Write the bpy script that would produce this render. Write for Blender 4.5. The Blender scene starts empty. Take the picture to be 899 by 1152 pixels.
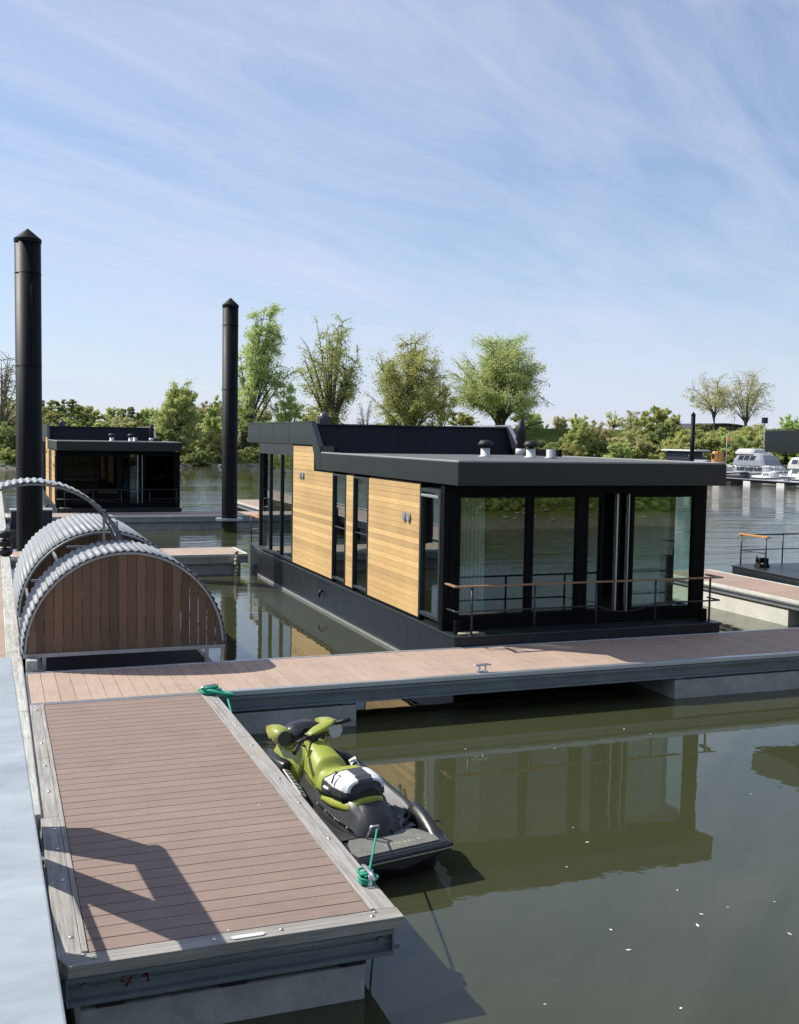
import bpy, math, random
import numpy as np
from mathutils import Vector, Matrix

PI = math.pi
random.seed(7)
scn = bpy.context.scene
COL = scn.collection

# ------------------------------------------------------------------ camera
F, YAW, PITCH, ROLL, CH = 1207.0, .36129, -.06901, .016416, 4.2
fw = Vector((math.sin(YAW)*math.cos(PITCH), math.cos(YAW)*math.cos(PITCH), math.sin(PITCH)))
r0 = Vector((math.cos(YAW), -math.sin(YAW), 0))
u0 = r0.cross(fw)
CR = math.cos(ROLL)*r0 + math.sin(ROLL)*u0
CU = CR.cross(fw)
cd = bpy.data.cameras.new('camera')
cam = bpy.data.objects.new('camera', cd)
COL.objects.link(cam)
cam.matrix_world = Matrix(((CR.x, CU.x, -fw.x, 0), (CR.y, CU.y, -fw.y, 0), (CR.z, CU.z, -fw.z, CH), (0, 0, 0, 1)))
cd.sensor_fit = 'VERTICAL'
cd.sensor_height = 24
cd.lens = 24*F/1152
cd.clip_start = .1
cd.clip_end = 8000
scn.camera = cam

def at(px, py, Y):
    """world X, Z of the point of the plane y=Y that the photograph shows at px, py"""
    d = CR*((px-449.5)/F) - CU*((py-576)/F) + fw
    t = Y/d.y
    return Vector((t*d.x, Y, CH+t*d.z))

# ------------------------------------------------------------------ render settings, light
vs = scn.view_settings
vs.view_transform = 'Standard'
vs.look = 'None'
vs.exposure = .42
vs.gamma = 1
vs.use_curve_mapping = False
scn.render.engine = 'CYCLES'
scn.cycles.max_bounces = 8
scn.cycles.transparent_max_bounces = 16
scn.cycles.caustics_reflective = False
scn.cycles.caustics_refractive = False
scn.cycles.sample_clamp_indirect = 6

SUN = Vector((-.80, .67, 1.0)).normalized()
sl = bpy.data.lights.new('sun', 'SUN')
sl.energy = 4.6
sl.angle = math.radians(.5)
sl.color = (1, .95, .87)
so = bpy.data.objects.new('sun', sl)
COL.objects.link(so)
so.rotation_euler = (-SUN).to_track_quat('-Z', 'Y').to_euler()
so.location = SUN*60

# ------------------------------------------------------------------ node helpers
class NT:
    def __init__(s, nt): s.nt = nt
    def n(s, typ, **kw):
        nd = s.nt.nodes.new(typ)
        for k, v in kw.items():
            if k.startswith('_'): setattr(nd, k[1:], v)
        for k, v in kw.items():
            if not k.startswith('_'):
                key = int(k[1:]) if (k[0] == 'i' and k[1:].isdigit()) else k.replace('__', ' ')
                sock = nd.inputs[key]
                if isinstance(v, bpy.types.NodeSocket): s.nt.links.new(v, sock)
                else: sock.default_value = v
        return nd
    def math(s, op, a, b=None, c=None, clamp=False):
        nd = s.nt.nodes.new('ShaderNodeMath'); nd.operation = op; nd.use_clamp = clamp
        for i, v in enumerate((a, b, c)):
            if v is None: continue
            if isinstance(v, bpy.types.NodeSocket): s.nt.links.new(v, nd.inputs[i])
            else: nd.inputs[i].default_value = v
        return nd.outputs[0]
    def mix(s, f, a, b, blend='MIX'):
        nd = s.nt.nodes.new('ShaderNodeMix'); nd.data_type = 'RGBA'; nd.blend_type = blend
        for i, v in ((0, f), (6, a), (7, b)):
            if isinstance(v, bpy.types.NodeSocket): s.nt.links.new(v, nd.inputs[i])
            else: nd.inputs[i].default_value = v if i == 0 else (tuple(v)+(1,) if len(v) == 3 else v)
        return nd.outputs[2]
    def ramp(s, f, stops):
        nd = s.nt.nodes.new('ShaderNodeValToRGB')
        s.nt.links.new(f, nd.inputs[0])
        e = nd.color_ramp.elements
        while len(e) < len(stops): e.new(.5)
        for k, (p, c) in enumerate(stops):
            e[k].position = p
            e[k].color = (c, c, c, 1) if not hasattr(c, '__len__') else tuple(c)+(1,)
        return nd.outputs[0]
    def coord(s, kind='Object', scale=(1, 1, 1), rot=(0, 0, 0)):
        t = s.nt.nodes.new('ShaderNodeTexCoord')
        m = s.nt.nodes.new('ShaderNodeMapping')
        m.inputs['Scale'].default_value = scale
        m.inputs['Rotation'].default_value = rot
        s.nt.links.new(t.outputs[kind], m.inputs[0])
        return m.outputs[0]
    def noise(s, vec, scale, detail=4, rough=.55, dist=0):
        return s.n('ShaderNodeTexNoise', Vector=vec, Scale=scale, Detail=detail, Roughness=rough, Distortion=dist).outputs[0]

MATS = {}
def new_mat(name):
    m = bpy.data.materials.new(name)
    m.use_nodes = True
    nt = m.node_tree
    nt.nodes.clear()
    t = NT(nt)
    t.out = nt.nodes.new('ShaderNodeOutputMaterial')
    t.mat = m
    MATS[name] = m
    return t
def finish(t, shader):
    t.nt.links.new(shader, t.out.inputs[0])
    return t.mat

def mat_basic(name, col, rough=.5, metal=0., var=.15, vscale=3., stretch=(1, 1, 1), bump=.0, bscale=40., spec=.5, rvar=.1, coat=0.):
    """a painted / raw surface with its own uneven tone and gloss"""
    t = new_mat(name)
    co = t.coord('Object', stretch)
    n1 = t.noise(co, vscale, 5, .6)
    n2 = t.noise(co, vscale*7, 3, .6)
    f = t.math('ADD', t.math('MULTIPLY', n1, .7), t.math('MULTIPLY', n2, .3))
    lo = tuple(c*(1-var) for c in col); hi = tuple(min(1, c*(1+var)) for c in col)
    c = t.mix(t.ramp(f, [(.3, 0.), (.7, 1.)]), lo, hi)
    rr = t.math('ADD', t.math('MULTIPLY', t.math('SUBTRACT', n2, .5), rvar*2), rough, clamp=True)
    kw = {}
    if bump:
        b = t.n('ShaderNodeBump', Strength=bump, Distance=.02, Height=t.noise(co, bscale, 3))
        kw['Normal'] = b.outputs[0]
    p = t.n('ShaderNodeBsdfPrincipled', Base__Color=c, Roughness=rr, Metallic=metal, Specular__IOR__Level=spec, Coat__Weight=coat, **kw)
    return finish(t, p.outputs[0])

def mat_boards(name, col, axis, pitch, var=.18, rough=.75, groove=.02, gstr=.4, grain=18., stain=.25):
    """decking / cladding: tone of each board differs (axis: direction across the boards), fine grooves along it"""
    t = new_mat(name)
    tc = t.nt.nodes.new('ShaderNodeTexCoord')
    sp = t.n('ShaderNodeSeparateXYZ', Vector=tc.outputs['Object'])
    a = sp.outputs['XYZ'.index(axis)]
    idx = t.math('FLOOR', t.math('DIVIDE', a, pitch))
    wn = t.n('ShaderNodeTexWhiteNoise', _noise_dimensions='1D', W=idx)
    sc = [1.2, 1.2, 1.2]; sc['XYZ'.index(axis)] = grain
    mp = t.n('ShaderNodeMapping', Vector=tc.outputs['Object'], Scale=tuple(sc))
    off = t.n('ShaderNodeVectorMath', _operation='SCALE', Vector=wn.outputs['Color'], Scale=30.)
    add = t.n('ShaderNodeVectorMath', _operation='ADD', i0=mp.outputs[0], i1=off.outputs[0])
    g = t.noise(add.outputs[0], 2.2, 6, .65)
    big = t.noise(tc.outputs['Object'], .7, 4, .6)
    lo = tuple(c*(1-var) for c in col); hi = tuple(min(1, c*(1+var)) for c in col)
    c = t.mix(wn.outputs['Value'], lo, hi)
    c = t.mix(t.ramp(g, [(.3, 0.), (.75, 1.)]), t.mix(.5, c, (col[0]*.55, col[1]*.5, col[2]*.45)), c)
    c = t.mix(t.math('MULTIPLY', t.ramp(big, [(.35, 0.), (.75, 1.)]), stain), c, tuple(min(1, x*1.35+.02) for x in col))
    h = g
    if groove:
        w = t.math('SINE', t.math('MULTIPLY', a, 2*PI/groove))
        h = t.math('ADD', t.math('MULTIPLY', w, .5), t.math('MULTIPLY', g, .35))
    if name.startswith('deck'):   # foot dirt, droppings and damp patches
        tcv = tc.outputs['Object']
        dirt = t.ramp(t.noise(tcv, 1.7, 6, .72), [(.50, 0.), (.72, 1.)])
        c = t.mix(t.math('MULTIPLY', dirt, .38), c, (col[0]*.55, col[1]*.55, col[2]*.56))
        vor = t.n('ShaderNodeTexVoronoi', Vector=tcv, Scale=2.1)
        spot = t.ramp(t.math('ADD', vor.outputs['Distance'], t.math('MULTIPLY', t.noise(tcv, 40, 2), .05)), [(.040, 1.), (.055, 0.)])
        c = t.mix(t.math('MULTIPLY', spot, .75), c, (.62, .60, .55))
    b = t.n('ShaderNodeBump', Strength=gstr, Distance=.003, Height=h)
    p = t.n('ShaderNodeBsdfPrincipled', Base__Color=c, Roughness=rough, Normal=b.outputs[0])
    return finish(t, p.outputs[0])

def mat_glass(name, tint=(.45, .55, .5), refl=1.0):
    t = new_mat(name)
    g = t.nt.nodes.new('ShaderNodeNewGeometry')
    dt = t.n('ShaderNodeVectorMath', _operation='DOT_PRODUCT', i0=g.outputs['Incoming'], i1=g.outputs['Normal']).outputs['Value']
    c = t.math('ABSOLUTE', dt)
    f = t.math('ADD', .045*refl, t.math('MULTIPLY', t.math('POWER', t.math('SUBTRACT', 1., c), 4.6), .95), clamp=True)
    co = t.coord('Object')
    b = t.n('ShaderNodeBump', Strength=.02, Distance=.02, Height=t.noise(co, 1.3, 2))
    tr = t.n('ShaderNodeBsdfTransparent', Color=tint+(1,))
    gl = t.n('ShaderNodeBsdfGlossy', Color=(.95, 1, .97, 1), Roughness=.005, Normal=b.outputs[0])
    m = t.n('ShaderNodeMixShader', Fac=f, i1=tr.outputs[0], i2=gl.outputs[0])
    return finish(t, m.outputs[0])

def mat_leaf(name, c1, c2, trans=.45):
    t = new_mat(name)
    g = t.nt.nodes.new('ShaderNodeNewGeometry')
    oi = t.nt.nodes.new('ShaderNodeObjectInfo')
    co = t.coord('Object')
    n = t.noise(co, .35, 3)
    f = t.math('ADD', t.math('MULTIPLY', g.outputs['Random Per Island'], .6), t.math('MULTIPLY', n, .5), clamp=True)
    c = t.mix(f, c1, c2)
    h = t.n('ShaderNodeHueSaturation', Hue=t.math('ADD', .485, t.math('MULTIPLY', oi.outputs['Random'], .03)), Saturation=.84,
            Value=t.math('ADD', 1.10, t.math('MULTIPLY', oi.outputs['Random'], .34)), Color=c).outputs[0]
    d = t.n('ShaderNodeBsdfDiffuse', Color=h)
    tl = t.n('ShaderNodeBsdfTranslucent', Color=h)
    m = t.n('ShaderNodeAddShader', i0=d.outputs[0], i1=tl.outputs[0])
    return finish(t, m.outputs[0])

# ------------------------------------------------------------------ materials
mat_boards('deck_cross', (.46, .342, .266), 'X', .205, var=.07, stain=.2)
mat_boards('deck_finger', (.288, .207, .170), 'Y', .19, var=.04, stain=.15, gstr=.8)
mat_boards('deck_walk', (.42, .31, .245), 'Y', .19, var=.07)
mat_boards('cedar', (.67, .44, .185), 'Z', .115, var=.32, rough=.6, groove=0, grain=14, stain=.35)
mat_boards('slats', (.145, .088, .052), 'X', .14, var=.5, rough=.65, groove=0, grain=16, stain=.3)
mat_basic('anthracite', (.009, .014, .016), .38, var=.12, vscale=1.2, rvar=.10, spec=.5)
mat_basic('anthracite_frame', (.022, .028, .032), .40, var=.10, vscale=2, rvar=.1, spec=.5)
def hull_mat():
    t = new_mat('hull_paint')
    co = t.coord('Object')
    z = t.n('ShaderNodeSeparateXYZ', Vector=co).outputs[2]
    n = t.noise(co, 1.1, 5, .6)
    drip = t.noise(t.coord('Object', (5, 5, .35)), 1.6, 5, .65)
    c = t.mix(n, (.009, .012, .017), (.018, .022, .028))
    c = t.mix(t.math('MULTIPLY', t.ramp(drip, [(.55, 0.), (.75, 1.)]), .45), c, (.055, .058, .058))
    sc = t.ramp(t.math('ADD', z, t.math('MULTIPLY', drip, .14)), [(.02, 1.), (.12, 0.)])
    c = t.mix(t.math('MULTIPLY', sc, .8), c, (.10, .10, .075))
    p = t.n('ShaderNodeBsdfPrincipled', Base__Color=c, Roughness=t.math('ADD', .28, t.math('MULTIPLY', n, .2)), Specular__IOR__Level=.35)
    return finish(t, p.outputs[0])
hull_mat()
mat_basic('hull_spare', (.012, .015, .020), .35, spec=.35, var=.25, vscale=1.2, stretch=(.6, .6, 2), rvar=.08)
mat_basic('black_frame', (.003, .004, .0055), .5, var=.1, spec=.10)
mat_basic('membrane', (.010, .012, .018), .7, spec=.25, var=.3, vscale=1.5, stretch=(1, 1, .5), bump=.25, bscale=3)
mat_basic('roof_gravel', (.11, .11, .112), .85, var=.25, vscale=6, bump=.4, bscale=60)
def pile_mat():
    t = new_mat('pile_steel')
    co = t.coord('Object')
    z = t.n('ShaderNodeSeparateXYZ', Vector=co).outputs[2]
    n = t.noise(t.coord('Object', (1, 1, .25)), 1.3, 6, .65)
    scr = t.noise(t.coord('Object', (14, 14, .35)), 1.5, 4, .6)
    c = t.mix(t.ramp(n, [(.35, 0.), (.7, 1.)]), (.0024, .0036, .0048), (.0075, .0088, .0095))
    low = t.math('SUBTRACT', 1., t.ramp(t.math('ADD', t.math('MULTIPLY', z, .25), t.math('MULTIPLY', n, .25)), [(.25, 0.), (.75, 1.)]))
    c = t.mix(t.math('MULTIPLY', t.math('MULTIPLY', t.ramp(scr, [(.52, 0.), (.66, 1.)]), low), .7), c, (.06, .058, .052))
    alg = t.ramp(t.math('ADD', z, t.math('MULTIPLY', n, .3)), [(.30, 1.), (.62, 0.)])
    c = t.mix(alg, c, (.035, .036, .012))
    b = t.n('ShaderNodeBump', Strength=.12, Distance=.02, Height=t.noise(co, 9, 4))
    p = t.n('ShaderNodeBsdfPrincipled', Base__Color=c, Roughness=t.math('ADD', .40, t.math('MULTIPLY', n, .25)), Specular__IOR__Level=.16, Normal=b.outputs[0])
    return finish(t, p.outputs[0])
pile_mat()
mat_basic('pile_paint', (.003, .0042, .0055), .45, spec=.14, var=.3, vscale=1.2, stretch=(1, 1, .25), bump=.1, bscale=14)
mat_basic('galvanised', (.36, .385, .40), .42, metal=.55, var=.2, vscale=4, bump=.05, rvar=.12)
mat_basic('galvanised_dark', (.20, .235, .25), .5, metal=.45, var=.25, vscale=3, stretch=(.5, .5, 2), bump=.05)
mat_basic('corrugated', (.24, .255, .27), .6, metal=.15, var=.15, vscale=2, rvar=.12)
mat_basic('aluminium', (.52, .54, .55), .35, metal=.7, var=.1, vscale=3)
mat_basic('concrete', (.36, .36, .34), .85, var=.3, vscale=2.2, bump=.3, bscale=30)
mat_basic('concrete_pale', (.64, .63, .57), .85, var=.16, vscale=2.2, bump=.3, bscale=30)
mat_basic('rubber', (.010, .010, .011), .6, var=.2)
mat_basic('rope_green', (.02, .34, .22), .75, var=.25, vscale=30, bump=.5, bscale=120)
mat_basic('rope_pale', (.5, .47, .32), .8, var=.3, vscale=20)
mat_basic('steel_bright', (.62, .62, .62), .22, metal=.9, var=.08)
mat_basic('oak_rail', (.30, .175, .10), .5, var=.25, vscale=4, stretch=(1, 1, 1))
mat_basic('curtain_dark', (.045, .055, .07), .9, var=.2)
mat_basic('curtain', (.40, .42, .40), .9, var=.12, vscale=4)
mat_basic('floor_wood', (.16, .12, .085), .5, var=.15)
mat_basic('inner_wall', (.16, .165, .165), .8, var=.05)
mat_basic('dark_furniture', (.02, .02, .022), .5, var=.1)
mat_basic('vent_white', (.62, .62, .6), .5, var=.1)
mat_basic('vent_grey', (.33, .33, .33), .6, var=.1, metal=.3)
mat_basic('ski_black', (.014, .015, .017), .34, var=.3, vscale=5, rvar=.1)
mat_basic('ski_grey', (.045, .047, .05), .42, var=.2, vscale=4)
mat_basic('ski_mat', (.15, .15, .135), .85, var=.3, vscale=7, bump=.35, bscale=90)
mat_basic('ski_green', (.29, .325, .04), .5, var=.18, vscale=4, bump=.1, bscale=60)
mat_basic('ski_green_paint', (.30, .325, .05), .3, var=.18, vscale=4, coat=.3)
mat_basic('ski_white', (.72, .72, .70), .4, var=.05)
mat_basic('ski_trim', (.30, .32, .20), .5, var=.15)
mat_basic('red_paint', (.16, .01, .012), .7, var=.3, vscale=20)
mat_basic('white_hull', (.74, .74, .72), .35, var=.06)
mat_basic('canvas', (.25, .265, .30), .85, var=.16, vscale=2, bump=.5, bscale=3)
mat_basic('canvas_light', (.50, .50, .50), .8, var=.12, vscale=2, bump=.4, bscale=3)
mat_basic('navy', (.02, .024, .04), .4, var=.2)
mat_basic('orange_wood', (.52, .24, .07), .5, var=.2)
mat_basic('flag_red', (.4, .06, .04), .6, var=.2)
mat_basic('barn_roof', (.055, .05, .05), .8, var=.25, vscale=.6)
mat_basic('barn_wall', (.18, .13, .1), .8, var=.2, vscale=.6)
mat_basic('bark', (.085, .072, .055), .9, var=.35, vscale=3, stretch=(1, 1, .3))
mat_basic('bark_pale', (.13, .115, .09), .9, var=.3, vscale=3, stretch=(1, 1, .3))
mat_basic('stone', (.27, .26, .23), .9, var=.4, vscale=1.5, bump=.4, bscale=8)
mat_basic('petal', (.75, .74, .68), .8, var=.05)
mat_glass('glass_front', (.87, .935, .90), 1.9)
mat_glass('glass_side', (.50, .57, .58), 3.5)
mat_glass('glass_far', (.3, .35, .37), .3)
mat_leaf('leaf_willow', (.145, .185, .048), (.28, .305, .095), .5)
mat_leaf('leaf_lime', (.14, .155, .035), (.27, .265, .08), .5)
mat_leaf('leaf_dark', (.065, .09, .022), (.16, .18, .05), .5)
mat_leaf('leaf_pale', (.21, .215, .10), (.35, .345, .18), .5)
mat_leaf('leaf_brown', (.15, .135, .06), (.27, .25, .11), .5)
mat_leaf('leaf_ground', (.055, .080, .014), (.150, .175, .035), .35)

def weathered(name, col, stretch):
    """greyed timber, grain drawn out along one axis"""
    t = new_mat(name)
    co = t.coord('Object', stretch)
    g1 = t.noise(co, 1.0, 7, .72, .4)
    g2 = t.noise(co, 3.1, 4, .6)
    st = t.noise(t.coord('Object'), 1.1, 4, .6)
    c = t.mix(t.ramp(g1, [(.32, 0.), (.68, 1.)]), tuple(x*.50 for x in col), tuple(min(1, x*1.2) for x in col))
    c = t.mix(t.math('MULTIPLY', t.ramp(g2, [(.50, 0.), (.68, 1.)]), .45), c, (.13, .115, .095))
    c = t.mix(t.math('MULTIPLY', t.ramp(st, [(.48, 0.), (.70, 1.)]), .45), c, tuple(min(1, x*1.35) for x in col))
    b = t.n('ShaderNodeBump', Strength=.5, Distance=.004, Height=g1)
    p = t.n('ShaderNodeBsdfPrincipled', Base__Color=c, Roughness=.85, Specular__IOR__Level=.25, Normal=b.outputs[0])
    return finish(t, p.outputs[0])
weathered('weathered_wood', (.38, .36, .33), (34, 1.1, 34))
weathered('weathered_wood_across', (.36, .34, .31), (1.1, 34, 34))
weathered('bleached_beam', (.52, .515, .47), (20, .9, 20))

def ramp_plate():
    t = new_mat('ramp_plate')
    co = t.coord('Object')
    a = t.noise(co, 1.6, 5, .65, .8)
    s = t.n('ShaderNodeTexVoronoi', Vector=co, Scale=9.).outputs['Distance']
    c = t.mix(t.ramp(a, [(.35, 0.), (.7, 1.)]), (.29, .325, .345), (.42, .455, .475))
    c = t.mix(t.math('MULTIPLY', t.ramp(t.noise(co, 5, 4, .7), [(.62, 0.), (.74, 1.)]), .6), c, (.54, .55, .54))
    r = t.math('ADD', .42, t.math('MULTIPLY', s, .15))
    b = t.n('ShaderNodeBump', Strength=.08, Distance=.01, Height=t.noise(co, 3, 2))
    p = t.n('ShaderNodeBsdfPrincipled', Base__Color=c, Roughness=r, Metallic=.25, Normal=b.outputs[0])
    return finish(t, p.outputs[0])
ramp_plate()

def water_mat():
    t = new_mat('river_water')
    tc = t.nt.nodes.new('ShaderNodeTexCoord')
    g = t.nt.nodes.new('ShaderNodeNewGeometry')
    sp = t.n('ShaderNodeSeparateXYZ', Vector=g.outputs['Position'])
    # open water beyond the docks is rippled by the breeze; between the docks it lies calm
    far = t.ramp(t.math('MULTIPLY', sp.outputs[1], 1/100.), [(.24, 0.), (.50, 1.)])
    e = t.ramp(t.math('MULTIPLY', sp.outputs[0], 1/60.), [(.24, 0.), (.5, 1.)])
    patch = t.ramp(t.noise(t.coord('Object', (.012, .05, 1)), 1., 3), [(.38, .35), (.62, 1.)])
    op = t.math('MULTIPLY', t.math('MAXIMUM', far, e), patch)
    rip = t.noise(t.coord('Object', (1.1, 2.6, 1)), 1.15, 4, .55)
    rip2 = t.noise(t.coord('Object', (.25, .7, 1)), 1.0, 3, .5)
    swell = t.noise(t.coord('Object', (.55, .8, 1)), .8, 2, .5)
    fine = t.noise(t.coord('Object', (1, 1, 1)), 3.2, 2, .5)
    h = t.math('ADD', t.math('MULTIPLY', t.math('ADD', t.math('MULTIPLY', rip, .055), t.math('MULTIPLY', rip2, .16)), op), t.math('ADD', t.math('MULTIPLY', swell, .0050), t.math('MULTIPLY', fine, .0011)))
    b = t.n('ShaderNodeBump', Strength=1., Distance=1., Height=h)
    mud = t.noise(t.coord('Object'), .22, 4, .6)
    c = t.mix(mud, (.041, .045, .020), (.054, .058, .028))
    p = t.n('ShaderNodeBsdfPrincipled', Base__Color=c, Roughness=.015, IOR=1.52, Specular__IOR__Level=.5, Normal=b.outputs[0])
    return finish(t, p.outputs[0])
water_mat()

def ground_mat():
    t = new_mat('bank_ground')
    co = t.coord('Object')
    g = t.nt.nodes.new('ShaderNodeNewGeometry')
    z = t.n('ShaderNodeSeparateXYZ', Vector=g.outputs['Position']).outputs[2]
    n = t.noise(co, .09, 5, .65); n2 = t.noise(co, 1.3, 4, .6)
    f = t.math('ADD', t.math('MULTIPLY', n, .6), t.math('MULTIPLY', n2, .4))
    c = t.mix(t.ramp(f, [(.35, 0.), (.65, 1.)]), (.055, .085, .015), (.155, .175, .04))
    wet = t.ramp(z, [(.15, 1.), (.55, 0.)])
    c = t.mix(wet, c, t.mix(n2, (.10, .09, .06), (.26, .245, .20)))
    b = t.n('ShaderNodeBump', Strength=.6, Distance=.3, Height=n2)
    p = t.n('ShaderNodeBsdfPrincipled', Base__Color=c, Roughness=.95, Specular__IOR__Level=.1, Normal=b.outputs[0])
    return finish(t, p.outputs[0])
ground_mat()

# ------------------------------------------------------------------ world
w = bpy.data.worlds.new('World')
scn.world = w
w.use_nodes = True
wt = NT(w.node_tree)
w.node_tree.nodes.clear()
wout = wt.nt.nodes.new('ShaderNodeOutputWorld')
sky = wt.nt.nodes.new('ShaderNodeTexSky')
sky.sky_type = 'NISHITA'
sky.sun_disc = False
sky.sun_elevation = math.asin(SUN.z)
sky.sun_rotation = math.atan2(SUN.x, SUN.y)
sky.altitude = 0
sky.air_density = 1.0
sky.dust_density = .3
sky.ozone_density = 4.0
tcw = wt.nt.nodes.new('ShaderNodeTexCoord')
sp = wt.n('ShaderNodeSeparateXYZ', Vector=tcw.outputs['Generated'])
zz = wt.math('MAXIMUM', sp.outputs[2], .02)
# high thin cirrus: a layer seen in perspective
px = wt.math('DIVIDE', sp.outputs[0], wt.math('ADD', zz, .12))
py = wt.math('DIVIDE', sp.outputs[1], wt.math('ADD', zz, .12))
cv = wt.n('ShaderNodeCombineXYZ', X=px, Y=py, Z=0.)
def cm(scale, rz, loc=(0, 0, 0)):
    return wt.n('ShaderNodeMapping', _vector_type='TEXTURE', Vector=cv.outputs[0], Scale=scale, Rotation=(0, 0, rz), Location=loc).outputs[0]
n1 = wt.noise(cm((2.6, .85, 1), .62, (1.3, .9, 0)), 1., 7, .56, .6)
n2 = wt.noise(cm((1.0, .30, 1), .50, (3, 2, 0)), 1.3, 7, .62, .9)
n3 = wt.noise(cm((3.5, 2.2, 1), .7, (.7, 5, 0)), 1.0, 3, .5)
cl = wt.math('ADD', wt.math('MULTIPLY', n1, .50), wt.math('ADD', wt.math('MULTIPLY', n2, .26), wt.math('MULTIPLY', n3, .28)))
cf = wt.ramp(cl, [(.415, 0.0), (.65, 1.)])
cf = wt.math('MULTIPLY', cf, .78)
hz = wt.ramp(sp.outputs[2], [(.0, .64), (.10, .38), (.24, .12), (.6, .02)])
cf = wt.math('ADD', hz, wt.math('MULTIPLY', cf, wt.math('SUBTRACT', 1., hz)), clamp=True)
skc = wt.mix(cf, sky.outputs[0], (5.2, 5.65, 7.15))
bg = wt.n('ShaderNodeBackground', Color=skc, Strength=.10)
wt.nt.links.new(bg.outputs[0], wout.inputs[0])

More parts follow.
